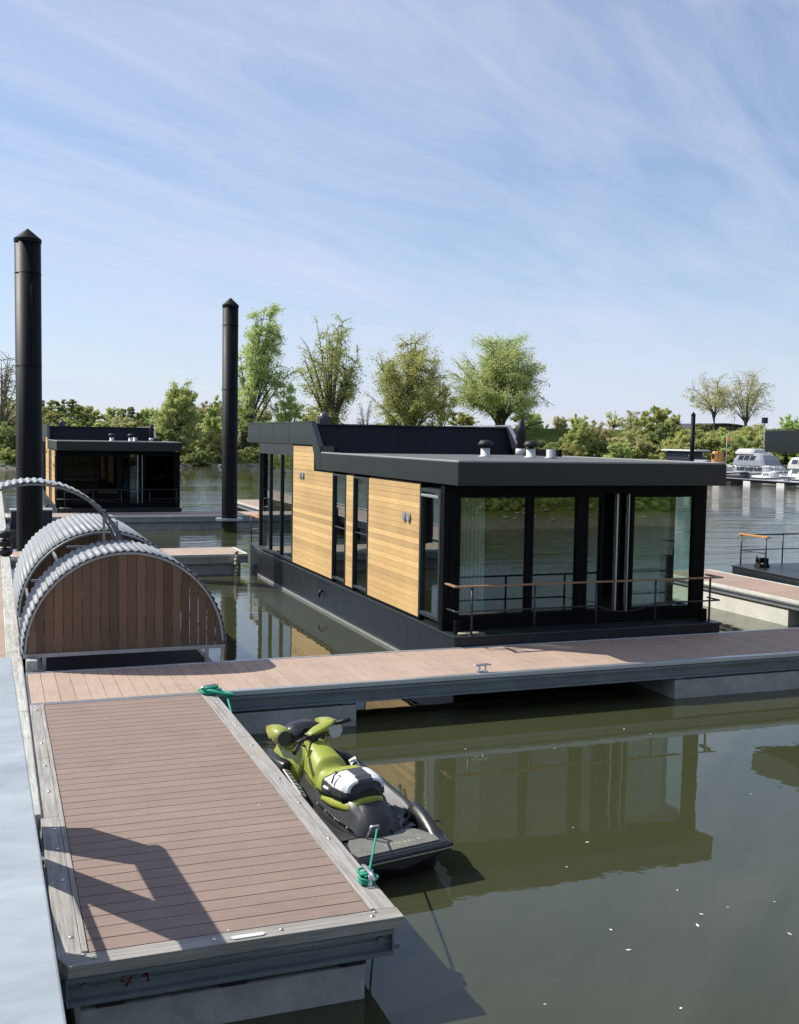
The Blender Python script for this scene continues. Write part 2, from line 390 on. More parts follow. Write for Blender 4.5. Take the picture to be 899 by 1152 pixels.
# ------------------------------------------------------------------ mesh builder
ORIG = {}
class MB:
    def __init__(s):
        s.v = []; s.f = []; s.mi = []; s.sm = []
    def add(s, verts, faces, smooth=False, mat=0):
        o = len(s.v)
        s.v += [tuple(p) for p in verts]
        for f in faces:
            s.f.append(tuple(i+o for i in f)); s.mi.append(mat); s.sm.append(smooth)
        return s
    def box(s, x0, x1, y0, y1, z0, z1, mat=0):
        v = [(x, y, z) for z in (z0, z1) for y in (y0, y1) for x in (x0, x1)]
        return s.add(v, [(0, 2, 3, 1), (4, 5, 7, 6), (0, 1, 5, 4), (2, 6, 7, 3), (0, 4, 6, 2), (1, 3, 7, 5)], mat=mat)
    def obox(s, c, half, M=None, mat=0):
        M = M or Matrix.Identity(3)
        v = [Vector(c)+M @ Vector((x*half[0], y*half[1], z*half[2])) for z in (-1, 1) for y in (-1, 1) for x in (-1, 1)]
        return s.add(v, [(0, 2, 3, 1), (4, 5, 7, 6), (0, 1, 5, 4), (2, 6, 7, 3), (0, 4, 6, 2), (1, 3, 7, 5)], mat=mat)
    def beam(s, a, b, w, h, up=(0, 0, 1), mat=0):
        a = Vector(a); b = Vector(b); d = (b-a); L = d.length; d.normalize()
        x = d.cross(Vector(up)); x = x.normalized() if x.length > 1e-4 else Vector((1, 0, 0))
        z = x.cross(d)
        M = Matrix((x, d, z)).transposed()
        return s.obox((a+b)/2, (w/2, L/2, h/2), M, mat)
    def prism(s, poly, axis, a, b, mat=0):
        """poly: 2-D points in the plane across axis; extruded from a to b"""
        def p3(p, t): return {'X': (t, p[0], p[1]), 'Y': (p[0], t, p[1]), 'Z': (p[0], p[1], t)}[axis]
        n = len(poly)
        v = [p3(p, a) for p in poly]+[p3(p, b) for p in poly]
        f = [tuple(range(n)), tuple(range(2*n-1, n-1, -1))]+[(i, n+i, n+(i+1) % n, (i+1) % n) for i in range(n)]
        return s.add(v, f, mat=mat)
    def tube(s, pts, r, n=8, mat=0, closed=False, cap=True, smooth=True):
        pts = [Vector(p) for p in pts]
        k = len(pts)
        rr = r if hasattr(r, '__len__') else [r]*k
        rings = []
        ref = None
        for i, p in enumerate(pts):
            if closed: d = pts[(i+1) % k]-pts[i-1]
            else: d = pts[min(i+1, k-1)]-pts[max(i-1, 0)]
            if d.length < 1e-9: d = Vector((0, 0, 1))
            d.normalize()
            if ref is None: ref = Vector((0, 0, 1)) if abs(d.z) < .9 else Vector((1, 0, 0))
            x = (ref-d*ref.dot(d))
            x = x.normalized() if x.length > 1e-5 else d.orthogonal().normalized()
            ref = x
            y = d.cross(x)
            rings.append([p+(x*math.cos(2*PI*j/n)+y*math.sin(2*PI*j/n))*rr[i] for j in range(n)])
        v = [q for R in rings for q in R]
        f = []
        for i in range(k if closed else k-1):
            a = i*n; b = ((i+1) % k)*n
            for j in range(n): f.append((a+j, a+(j+1) % n, b+(j+1) % n, b+j))
        s.add(v, f, smooth, mat)
        if cap and not closed:
            o = len(s.v)-k*n
            s.f.append(tuple(o+j for j in reversed(range(n)))); s.mi.append(mat); s.sm.append(False)
            s.f.append(tuple(o+(k-1)*n+j for j in range(n))); s.mi.append(mat); s.sm.append(False)
        return s
    def lathe(s, prof, c, n=20, mat=0, smooth=True):
        v = [(c[0]+r*math.cos(2*PI*j/n), c[1]+r*math.sin(2*PI*j/n), c[2]+z) for r, z in prof for j in range(n)]
        f = [(i*n+j, i*n+(j+1) % n, (i+1)*n+(j+1) % n, (i+1)*n+j) for i in range(len(prof)-1) for j in range(n)]
        f += [tuple(reversed(range(n))), tuple((len(prof)-1)*n+j for j in range(n))]
        return s.add(v, f, smooth, mat)
    def loft(s, secs, mat=0, smooth=True, caps=True, ring=True):
        n = len(secs[0])
        v = [p for S in secs for p in S]
        m = n if ring else n-1
        f = [(i*n+j, i*n+(j+1) % n, (i+1)*n+(j+1) % n, (i+1)*n+j) for i in range(len(secs)-1) for j in range(m)]
        s.add(v, f, smooth, mat)
        if caps and ring:
            o = len(s.v)-len(v)
            s.f.append(tuple(o+j for j in reversed(range(n)))); s.mi.append(mat); s.sm.append(False)
            s.f.append(tuple(o+len(v)-n+j for j in range(n))); s.mi.append(mat); s.sm.append(False)
        return s
    def build(s, name, mat, parent=None, bevel=0, sub=0, fix=True):
        o = Vector(ORIG.get(parent.name, (0, 0, 0))) if parent else Vector((0, 0, 0))
        me = bpy.data.meshes.new(name)
        me.from_pydata([tuple(Vector(p)-o) for p in s.v], [], s.f)
        for m in (mat if isinstance(mat, (list, tuple)) else [mat]): me.materials.append(MATS[m])
        me.polygons.foreach_set('material_index', s.mi)
        me.polygons.foreach_set('use_smooth', s.sm)
        me.update()
        if fix:
            import bmesh
            b = bmesh.new(); b.from_mesh(me)
            bmesh.ops.recalc_face_normals(b, faces=b.faces)
            b.to_mesh(me); b.free()
        ob = bpy.data.objects.new(name, me)
        COL.objects.link(ob)
        if parent:
            ob.parent = parent
            ORIG[ob.name] = tuple(o)
        if bevel:
            md = ob.modifiers.new('bevel', 'BEVEL'); md.width = bevel; md.segments = 2; md.limit_method = 'ANGLE'
        if sub:
            md = ob.modifiers.new('sub', 'SUBSURF'); md.levels = sub; md.render_levels = sub
        return ob

def thing(name, label, cat, loc=(0, 0, 0), group=None, local=False):
    o = bpy.data.objects.new(name, None)
    o.empty_display_size = .2
    COL.objects.link(o)
    o.location = loc
    ORIG[o.name] = (0, 0, 0) if local else tuple(loc)
    return tag(o, label, cat, group)
def tag(o, label, cat, group=None):
    o['label'] = label; o['category'] = cat
    if group: o['group'] = group
    return o
def kind(o, k):
    o['kind'] = k
    return o
def copy_tree(o, parent=None):
    c = o.copy(); COL.objects.link(c)
    if parent: c.parent = parent
    for ch in list(o.children): copy_tree(ch, c)
    return c

# ------------------------------------------------------------------ terrain and water
SHORE = [(-400, 40), (-60, 112), (0, 127), (30, 149), (60, 146), (84, 118), (112, 84), (160, 40), (400, -60)]
def yshore(x):
    for (a, b), (c, d) in zip(SHORE, SHORE[1:]):
        if x <= c: return b+(d-b)*(x-a)/(c-a)
    return SHORE[-1][1]
def h2(x, y):
    return math.sin(x*.13+1.7*math.sin(y*.07))*.5+math.sin(y*.19+1.3*math.sin(x*.11)+2)*.5
def inland(x, y):
    return max((y-yshore(x))*.85, -12-y, -75-x)
def ground_z(x, y):
    d = inland(x, y)+h2(x*.8, y*.8)*1.2
    if d < 0: return max(-2.5, d*.35)
    z = min(d, 3)*.28+max(0, min(d-3, 12))*.06
    z += 4.6*max(0, min(1, (d-18)/15))**1.0*(1-max(0, min(1, (d-42)/22))*.85)
    return z+h2(x*2.1, y*2.3)*.12*min(1, d/4)
def axis_vals(lo, hi, step, far):
    a = list(np.arange(lo, hi+.1, step))
    s = step; p = hi; q = lo
    while p < far: s *= 1.5; p += s; a.append(p)
    s = step
    while q > -far: s *= 1.5; q -= s; a.insert(0, q)
    return a
xs = axis_vals(-120, 190, 2.5, 5000)
ys = axis_vals(-60, 220, 2.5, 5000)
m = MB()
nx = len(xs)
m.add([(x, y, ground_z(x, y)) for y in ys for x in xs], [(j*nx+i, j*nx+i+1, (j+1)*nx+i+1, (j+1)*nx+i) for j in range(len(ys)-1) for i in range(nx-1)], True)
kind(m.build('terrain', 'bank_ground', fix=False), 'structure')
m = MB()
WL = -.08   # water level
m.add([(-90, -30, WL), (190, -30, WL), (190, 190, WL), (-90, 190, WL)], [(0, 1, 2, 3)])
kind(m.build('water', 'river_water', fix=False), 'structure')

# ------------------------------------------------------------------ pontoons
def boards(m, x0, x1, y0, y1, z, along, pitch, gap=.007, th=.03):
    """separate planks; along = direction a plank runs. Edges stay on multiples of the pitch, as the tone of the material does"""
    a0, a1 = (y0, y1) if along == 'X' else (x0, x1)
    k = math.floor(a0/pitch)
    while k*pitch < a1-.01:
        p = max(a0, k*pitch+gap/2); q = min(a1, (k+1)*pitch-gap/2)
        if q-p > .015:
            if along == 'X': m.box(x0, x1, p, q, z-th, z)
            else: m.box(p, q, y0, y1, z-th, z)
        k += 1
    return m
def channel(m, a, b, z0, z1, side, t=.012, dep=.06):
    """C-section edge beam from a to b (2-D), open towards side (2-D unit)"""
    a = Vector(a); b = Vector(b); s = Vector(side)
    def bx(o0, o1, za, zb):
        p = [a+s*o0, b+s*o0, b+s*o1, a+s*o1]
        v = [(q.x, q.y, z) for z in (za, zb) for q in p]
        m.add(v, [(3, 2, 1, 0), (4, 5, 6, 7), (0, 1, 5, 4), (1, 2, 6, 5), (2, 3, 7, 6), (3, 0, 4, 7)])
    bx(-t, 0, z0, z1)
    bx(.0005, dep, z1-.035, z1-.002)
    bx(.0005, .012, (z0+z1)/2-.012, (z0+z1)/2+.012)
    bx(.0005, dep, z0+.002, z0+.035)
    return m
def float_block(m, x0, x1, y0, y1, z1):
    m.box(x0, x1, y0, y1, -.6, z1)
    return m

# main walkway on the left, running away from the camera (local copy of material needs world-like coords: origin at 0)
t = thing('pontoon', 'long brown boarded walkway pontoon running away along the left edge', 'pontoon', (0, 0, 0))
boards(MB(), -2.1, .13, 10.5, 74, .56, 'X', .19).build('decking', 'deck_walk', t)
m = MB()
y = 10.45
while y < 74:
    m.box(.135, .385, y, y+3.99, .28, .60); y += 4.0
m.build('edge_beam', 'bleached_beam', t, bevel=.02)
m = MB(); m.box(-2.35, -2.105, 10.45, 74, .28, .60); m.build('edge_beam', 'bleached_beam', t, bevel=.02)
m = MB()
for k in range(7): float_block(m, -2.0, .28, 11+k*9, 17+k*9, .25)
m.build('float', 'concrete', t, bevel=.02)
m = MB(); m.box(-2.0, .1, 10.6, 73.8, .3, .525); m.build('frame', 'galvanised_dark', t)

# cross dock in front of the houseboat
t = thing('pontoon', 'long sunlit boarded dock crossing the picture in front of the black houseboat', 'pontoon', (0, 0, 0))
X0, X1, Y0, Y1, ZD = .41, 34., 14.93, 17.0, .55
boards(MB(), X0+.02, X1, Y0+.09, Y1-.07, ZD, 'Y', .205).build('decking', 'deck_cross', t)
m = MB(); m.box(X0, X1, Y0-.02, Y0+.085, .49, .562); m.box(X0, X1, Y1-.065, Y1+.0, .5, .56); m.box(X0-.02, X0+.015, Y0+.09, Y1-.07, .5, .556)
m.build('edge_trim', 'aluminium', t, bevel=.008)
m = MB(); channel(m, (X0, Y0+.01), (X1, Y0+.01), .27, .485, (0, -1)); channel(m, (X0, Y1-.01), (X1, Y1-.01), .27, .495, (0, 1))
for xx in np.arange(1.2, 33, 2.4): m.lathe([(.0, .0), (.016, .0), (.016, .012), (.0, .014)], (xx, Y0-.045, .485), 8)
m.box(X0, X1, Y0+.03, Y1-.03, .36, .50)
m.build('side_beam', 'galvanised_dark', t)
for a, b in ((.9, 5.0), (10.6, 15.6), (21, 26)):
    m = MB(); float_block(m, a, b, Y0-.03, Y1-.06, .235); m.build('float', 'concrete', t, bevel=.015)
    for xx in (a+.12, b-.12):
        for yy in (Y0+.08, Y1-.08): m = MB(); m.box(xx-.08, xx+.08, yy-.05, yy+.05, .237, .355); m.build('bracket', 'galvanised', t)

# finger dock in the foreground
t = thing('pontoon', 'short brown boarded finger dock with grey timber edges in the foreground', 'pontoon', (0, 0, 0))
FX0, FX1, FY0, FY1 = .375, 2.885, 7.40, 14.90
m = boards(MB(), FX0+.215, FX1-.205, FY0+.2, FY1, .552, 'X', .19, gap=.011)
for xx in (.68, 1.34, 2.02):
    for k in range(40, 79):
        for dy in (.05, .14): m.lathe([(0, 0), (.0055, 0), (.005, .0012), (0, .0015)], (xx+.006*math.sin(k*7.3), k*.19+dy, .552), 6, mat=1)
m.build('decking', ['deck_finger', 'vent_grey'], t)
def bolts(m, pts):
    for p in pts: m.lathe([(0, 0), (.019, 0), (.017, .008), (.006, .013), (0, .013)], p, 10, mat=1)
m = MB(); yy = [FY0+.175, 9.2, 10.45, 12.4, FY1]
for a, b in zip(yy, yy[1:]): m.box(FX0, FX0+.165, a+.002, b-.002, .475, .562)
bolts(m, [(FX0+.11, q, .562) for q in (7.85, 8.9, 9.6, 10.1, 11.2, 12.1, 13.0, 14.6)])
m.build('edge_board', ['weathered_wood', 'steel_bright'], t, bevel=.012)
m = MB(); yy = [FY0+.175, 10.3, 12.6, FY1]
for a, b in zip(yy, yy[1:]): m.box(FX1-.16, FX1, a+.002, b-.002, .475, .562)
bolts(m, [(FX1-.08, q, .562) for q in (8.0, 9.1, 10.1, 10.9, 12.2, 13.1, 14.3)])
m.build('edge_board', ['weathered_wood', 'steel_bright'], t, bevel=.012)
m = MB(); m.prism([(FX0+.06, FY0), (FX1+.005, FY0), (FX1+.005, FY0+.17), (FX0, FY0+.17)], 'Z', .475, .564)
bolts(m, [(q, FY0+.08, .564) for q in (.62, 1.45, 1.95, 2.66)]); bolts(m, [(.55, FY0+.15, .563), (2.70, FY0+.14, .563)])
m.build('edge_board', ['weathered_wood_across', 'steel_bright'], t, bevel=.02)
m = MB(); m.prism([(1.56, FY0+.055), (1.585, FY0+.03), (1.80, FY0+.03), (1.825, FY0+.055), (1.80, FY0+.08), (1.585, FY0+.08)], 'Z', .565, .573)
m.build('plate', 'vent_white', t)
m = MB(); m.box(FX0+.168, FX0+.208, FY0+.2, FY1, .5, .565); m.box(FX1-.198, FX1-.164, FY0+.2, FY1, .5, .565)
m.build('edge_trim', 'weathered_wood', t, bevel=.004)
m = MB()
channel(m, (FX0+.05, FY0+.07), (FX1-.07, FY0+.07), .265, .47, (0, -1))
channel(m, (FX1-.05, FY0+.1), (FX1-.05, FY1-.05), .265, .47, (1, 0)); channel(m, (FX0+.05, FY0+.1), (FX0+.05, FY1-.05), .265, .47, (-1, 0))
m.box(FX0+.05, FX0+.062, FY0+.012, FY0+.068, .30, .433); m.box(FX1-.085, FX1-.073, FY0+.012, FY0+.068, .30, .433)
for q in (.55, 2.72): m.tube([(q, FY0+.066, .375), (q, FY0+.045, .375)], .028, 12)
for q in (.9, 1.7, 2.2): m.tube([(q, FY0+.066, .40), (q, FY0+.052, .40)], .012, 8)
m.box(FX0+.08, FX1-.08, FY0+.12, FY1-.06, .40, .515)
m.build('side_beam', 'galvanised_dark', t)
m = MB()
def stroke(m, pts, r): m.tube([(p[0], FY0+.0665, p[1]) for p in pts], r, 6)
stroke(m, [(.80, .405), (.88, .42), (.85, .37), (.83, .335)], .012); stroke(m, [(.79, .375), (.87, .36)], .010)
m.build('painted_mark', 'red_paint', t)
m = MB(); stroke(m, [(.95, .385), (.975, .42), (.98, .345)], .011)
m.build('painted_mark', 'red_paint', t)
m = MB(); float_block(m, FX0+.14, FX1-.27, FY0+.09, FY1-.5, .19)
m.build('float', 'concrete', t, bevel=.02)
for q in (.62, 1.5, 2.42): m = MB(); m.box(q, q+.2, FY0+.085, FY0+.3, .192, .263); m.build('rubber_block', 'rubber', t, bevel=.01)
for q in (8.2, 9.55): m = MB(); m.box(.15, FX0+.03, q, q+.2, .36, .5); m.build('bracket', 'galvanised_dark', t)

def small_pontoon(label, x0, x1, y0, y1, along, matname, pitch, z=.55, floats=None, fm='concrete', dz=.28):
    t = thing('pontoon', label, 'pontoon', (0, 0, 0))
    boards(MB(), x0+.08, x1-.08, y0+.08, y1-.08, z, along, pitch).build('decking', matname, t)
    m = MB(); m.box(x0, x1, y0, y0+.078, z-.06, z+.008); m.box(x0, x1, y1-.078, y1, z-.06, z+.008)
    m.box(x0, x0+.078, y0+.08, y1-.08, z-.06, z+.008); m.box(x1-.078, x1, y0+.08, y1-.08, z-.06, z+.008)
    m.build('edge_trim', 'concrete_pale', t)
    m = MB()
    channel(m, (x0, y0+.03), (x1, y0+.03), z-dz, z-.065, (0, -1)); channel(m, (x0, y1-.03), (x1, y1-.03), z-dz, z-.065, (0, 1))
    channel(m, (x0+.03, y0), (x0+.03, y1), z-dz, z-.065, (-1, 0)); channel(m, (x1-.03, y0), (x1-.03, y1), z-dz, z-.065, (1, 0))
    m.box(x0+.05, x1-.05, y0+.05, y1-.05, z-.2, z-.05)
    m.build('side_beam', 'galvanised', t)
    for f in floats or [(x0+.2, x1-.2, y0+.12, y1-.12)]:
        m = MB(); float_block(m, *f, z-dz-.02); m.build('float', fm, t, bevel=.015)
    return t
small_pontoon('short boarded jetty behind the arched shelter, reaching to the houseboat side', .41, 7.3, 32.5, 34.5, 'Y', 'deck_cross', .205)
small_pontoon('narrow boarded jetty between the smaller distant houseboat and the far black pile', .41, 12.9, 48.5, 50.6, 'Y', 'deck_cross', .205)
small_pontoon('boarded landing right of the far black pile with pale edge', 12.4, 16.5, 50.7, 60, 'X', 'deck_walk', .19)
small_pontoon('sunlit boarded finger dock with pale concrete float at the right edge', 17.45, 19.3, 17.1, 25.7, 'X', 'deck_walk', .19,
              floats=[(17.47, 19.2, 20.2, 25.0)], fm='concrete_pale', dz=.20)
small_pontoon('low platform under the arched shelters, their shade painted into its dark boards', .6, 3.35, 17.15, 25.6, 'X', 'membrane', .19, z=.45)  # boards take the near-black roof colour to imitate shade below the shelters
m = MB(); m.box(.42, .585, 17.06, 17.3, .3, .72); tag(m.build('timber_block', 'bleached_beam', bevel=.015), 'pale timber block at the foot of the slatted shelter, left end of the cross dock', 'block')

# ------------------------------------------------------------------ gangway: steel truss bridge from the quay, its broad top chord passes along the bottom left edge
CS = -.111
def cz(y): return 2.13+CS*(y-10.35)
t = thing('gangway', 'galvanised truss gangway whose broad pale top rail runs along the bottom left edge', 'gangway', (0, 0, 0))
def slope_slab(m, x0, x1, y0, y1, f, d0, d1):
    v = [(x, y, f(y)+d) for d in (d0, d1) for y in (y0, y1) for x in (x0, x1)]
    m.add(v, [(0, 2, 3, 1), (4, 5, 7, 6), (0, 1, 5, 4), (2, 6, 7, 3), (0, 4, 6, 2), (1, 3, 7, 5)])
m = MB(); slope_slab(m, -1.55, -.17, -14, 10.9, lambda y: cz(y)-1.42, -.03, 0); m.build('walking_deck', 'ramp_plate', t)
for xa, xb in ((-.16, .123), (-1.84, -1.56)):
    m = MB(); slope_slab(m, xa, xb, -14, 10.28, cz, -.06, 0)
    m.prism([(10.28, cz(10.28)), (10.40, cz(10.28)-.015), (10.47, cz(10.28)-.06), (10.47, cz(10.28)-.10), (10.28, cz(10.28)-.06)], 'X', xa, xb); 
    m.build('top_chord', 'ramp_plate', t, bevel=.006)
    m = MB(); slope_slab(m, xa, xb, -14, 10.6, lambda y: cz(y)-1.42, -.20, -.032); m.build('bottom_chord', 'galvanised', t)
    xc = (xa+xb)/2
    m = MB(); m.prism([(10.05, .62), (10.32, .62), (10.64, 1.40), (10.40, 2.0), (10.36, 2.05), (10.10, 2.07)], 'X', xa+.004, xb-.004); m.build('end_post', 'galvanised', t)
    for k in range(9):
        y = 9.85-2.6*k
        m = MB(); m.prism([(y, cz(y)-1.42), (y-.72, cz(y-.72)-.062), (y-1.36, cz(y-1.36)-.062), (y-.5, cz(y-.5)-1.42)], 'X', xc-.03, xc+.03); m.build('diagonal', 'galvanised', t)
        if k: m = MB(); m.prism([(y+.6, cz(y)-1.42), (y+.72, cz(y)-1.42), (y+.72, cz(y)-.08), (y+.6, cz(y)-.08)], 'X', xc-.05, xc+.05); m.build('post', 'galvanised', t)
    m = MB(); slope_slab(m, xc-.02, xc+.02, -14, 9.1, cz, -.98, -.93); m.build('mid_rail', 'galvanised', t)

# ------------------------------------------------------------------ piles
def pile(x, y, r, top, label):
    t = thing('mooring_pile', label, 'pile', (x, y, 0), 'black steel mooring piles')
    MB().lathe([(r*.98, -2.5), (r, 0), (r, top-.36)], (x, y, 0), 40).build('shaft', 'pile_steel', t)
    MB().lathe([(r*1.05, top-.42), (r*1.05, top-.31), (.02, top), (0, top)], (x, y, 0), 32, smooth=False).build('cap', 'pile_steel', t)
    m = MB()
    for zc in (3.1, 6.2, 9.0): m.tube([(x+r*1.002*math.cos(2*PI*k/32), y+r*1.002*math.sin(2*PI*k/32), zc) for k in range(32)], .012, 6, closed=True)
    m.tube([(x-r*.72, y-r*.70, 3.1), (x-r*.72, y-r*.70, 6.2)], .008, 5); m.tube([(x+r*.2, y-r*.985, 6.2), (x+r*.2, y-r*.985, 9.0)], .008, 5)
    m.build('weld_seam', 'pile_steel', t)
    m = MB()
    for k in range(24):
        a = 2*PI*k/24; b = 2*PI*(k+1)/24
        m.add([(x+q*math.cos(g), y+q*math.sin(g), z) for z in (.42, .52) for q in (r+.06, r+.26) for g in (a, b)],
              [(0, 1, 3, 2), (4, 6, 7, 5), (0, 4, 5, 1), (2, 3, 7, 6)])
    m.build('guide_collar', 'galvanised', t)
    return t
pile(1.00, 35.0, .385, 10.35, 'taller looking black steel pile at the left edge beside the walkway')
pile(9.75, 47.2, .345, 10.2, 'second black steel pile standing between the two houseboats')

# ------------------------------------------------------------------ arched shelters
CXs, CZs, RS = 1.95, .77, 1.575
def arch_pts(cx, cz, R, n, a0=0., a1=PI, wave=0., nw=64):
    return [(cx-(R+wave*math.cos(a*nw))*math.cos(a), cz+(R+wave*math.cos(a*nw))*math.sin(a)) for a in [a0+(a1-a0)*i/n for i in range(n+1)]]
def corrugated(m, cx, cz, R, y0, y1, a0=0., a1=PI):
    n = int(43*8*(a1-a0)/PI)
    P = arch_pts(cx, cz, R, n, a0, a1, .012, 86); Q = arch_pts(cx, cz, R-.006, n, a0, a1, .012, 86)
    ysn = [y0, (y0+y1)/2, y1]
    v = [(p[0], y, p[1]) for y in ysn for p in P]+[(p[0], y, p[1]) for y in (y0, y1) for p in Q]
    k = n+1; f = []
    for r in range(2):
        for i in range(n): f.append((r*k+i, r*k+i+1, (r+1)*k+i+1, (r+1)*k+i))
    for i in range(n):
        f.append((3*k+i, 3*k+i+1, 4*k+i+1, 4*k+i)); f.append((i, i+1, 3*k+i+1, 3*k+i)); f.append((2*k+i, 2*k+i+1, 4*k+i+1, 4*k+i))
    m.add(v, f, True)
def arch_frame(m, cx, cz, R, y, w=.05, d=.05, a0=0., a1=PI, n=60):
    P = arch_pts(cx, cz, R, n, a0, a1); Q = arch_pts(cx, cz, R-d, n, a0, a1)
    v = [(p[0], yy, p[1]) for yy in (y, y+w) for p in P]+[(p[0], yy, p[1]) for yy in (y, y+w) for p in Q]
    k = n+1; f = []
    for i in range(n):
        f += [(i, i+1, k+i+1, k+i), (2*k+i, 3*k+i, 3*k+i+1, 2*k+i+1), (i, 2*k+i, 2*k+i+1, i+1), (k+i, k+i+1, 3*k+i+1, 3*k+i)]
    f += [(0, k, 3*k, 2*k), (n, 2*k+n, 3*k+n, k+n)]
    m.add(v, f, True)
def slat_wall(m, y, R, z0, pitch=.14, gap=.009, th=.022):
    k = math.floor((CXs-R)/pitch)
    while k*pitch < CXs+R:
        a = max(CXs-R+.004, k*pitch+gap/2); b = min(CXs+R-.004, (k+1)*pitch-gap/2)
        if b-a > .02:
            def top(x): return CZs+math.sqrt(max(0, R*R-(x-CXs)**2))
            xsn = [a+(b-a)*q/3 for q in range(4)]
            poly = [(a, z0), (b, z0)]+[(q, max(z0+.01, top(q))) for q in reversed(xsn)]
            m.prism(poly, 'Y', y, y+th)
        k += 1
def shelter(label, y0, y1, lid=False):
    t = thing('arched_shelter', label, 'shelter', (0, 0, 0), 'arched storage shelters with corrugated roofs')
    yr = y0+1.75 if lid else y1
    m = MB(); arch_frame(m, CXs, CZs, RS-.012, y0); arch_frame(m, CXs, CZs, RS-.012, y1-.05); arch_frame(m, CXs, CZs, RS-.012, yr-.08, .04)
    m.box(CXs-RS+.01, CXs+RS-.01, y0-.001, y0+.05, CZs-.06, CZs-.001); m.box(CXs-RS+.01, CXs+RS-.01, y1-.051, y1+.001, CZs-.06, CZs-.001)
    for x in (CXs-RS+.012, CXs+RS-.062): m.box(x, x+.05, y0+.052, y1-.053, CZs-.062, CZs-.003)
    for a in (.35, .9, PI-.9, PI-.35):
        p = (CXs-(RS-.06)*math.cos(a), CZs+(RS-.06)*math.sin(a)); m.box(p[0]-.02, p[0]+.02, y0+.06, y1-.06, p[1]-.02, p[1]+.02)
    m.build('frame', 'galvanised', t)
    for x in (.69, 3.22):
        for y in (y0+.002, y1-.055):
            m = MB(); m.box(x-.03, x+.03, y, y+.05, .45, CZs-.062); m.box(x-.07, x+.07, y-.04, y+.09, .452, .465); m.build('leg', 'galvanised', t)
    m = MB(); slat_wall(m, y0+.02, RS-.065, CZs+.002); m.build('end_wall', 'slats', t, fix=True)
    if not lid:
        m = MB(); slat_wall(m, y1-.045, RS-.065, CZs+.002); m.build('end_wall', 'slats', t)
    m = MB(); corrugated(m, CXs, CZs, RS+.005, y0-.03, yr); m.build('roof', 'corrugated', t)
    if lid:
        m = MB(); corrugated(m, .62, 1.78, RS, y0+1.8, y1-.15, .25, PI-.03); arch_frame(m, .62, 1.78, RS-.02, y0+1.82, .04, .04, .25, PI-.03); arch_frame(m, .62, 1.78, RS-.02, y1-.2, .04, .04, .25, PI-.03)
        L = m.build('lid', 'corrugated', t)
        for x, za, zb in ((1.78, 2.30, 2.86), (2.0, 2.28, 2.66)):
            for y in (y0+2.0,):
                mm = MB(); mm.box(x-.022, x+.022, y, y+.045, za, zb); mm.build('prop', 'galvanised', t)
        m = MB()
        for a in (.5, 1.1):
            p = (CXs-(RS-.1)*math.cos(a), CZs+(RS-.1)*math.sin(a)); m.box(p[0]-.05, p[0]+.45, y1-.4, y1-.34, p[1]-.02, p[1]+.02)
        m.build('crossbar', 'galvanised', t)
    return t
shelter('arched shelter with dark slatted end wall facing us and raised corrugated lid', 17.32, 21.0, True)
shelter('farther arched shelter with closed corrugated roof behind the slatted one', 21.12, 25.5)

# ------------------------------------------------------------------ houseboats
def window_unit(t, X, ya, yb, z0, z1, side, panes=1, transom=None, glass='glass_side', fr=.07, dep=.10):
    """framed glazing in a wall of constant x; side=-1 faces -x"""
    m = MB()
    xa, xb = (X-.012, X+dep) if side < 0 else (X-dep, X+.012)
    m.box(xa, xb, ya, ya+fr, z0, z1); m.box(xa, xb, yb-fr, yb, z0, z1)
    m.box(xa+.001, xb-.001, ya+fr, yb-fr, z0, z0+fr); m.box(xa+.001, xb-.001, ya+fr, yb-fr, z1-fr, z1)
    for k in range(1, panes):
        y = ya+(yb-ya)*k/panes
        m.box(xa+.002, xb-.002, y-.035, y+.035, z0+fr, z1-fr)
    if transom: m.box(xa+.03, xb-.003, ya+fr, yb-fr, transom-.012, transom+.012)
    w = m.build('window', 'anthracite_frame', t, bevel=.006)
    ed = [ya+fr]+[ya+(yb-ya)*k/panes for k in range(1, panes)]+[yb-fr]
    xm = X+.045 if side < 0 else X-.045
    for a, b in zip(ed, ed[1:]):
        zs = [(z0+fr, transom-.012), (transom+.012, z1-fr)] if transom else [(z0+fr, z1-fr)]
        for za, zb in zs:
            g = MB(); g.box(xm-.004, xm+.004, a+.001, b-.001, za+.001, zb-.001); g.build('pane', glass, w)
    return w
def window_front(t, Y, xa, xb, z0, z1, glass='glass_front', fr=.07, name='window', dep=.10, light=False):
    m = MB()
    m.box(xa, xa+fr, Y-.012, Y+dep, z0, z1); m.box(xb-fr, xb, Y-.012, Y+dep, z0, z1)
    m.box(xa+fr, xb-fr, Y-.011, Y+dep-.001, z0, z0+fr); m.box(xa+fr, xb-fr, Y-.011, Y+dep-.001, z1-fr, z1)
    w = m.build(name, 'aluminium' if light else 'black_frame', t, bevel=.006)
    g = MB(); g.box(xa+fr+.001, xb-fr-.001, Y+.04, Y+.048, z0+fr+.001, z1-fr-.001); g.build('pane', glass, w)
    return w
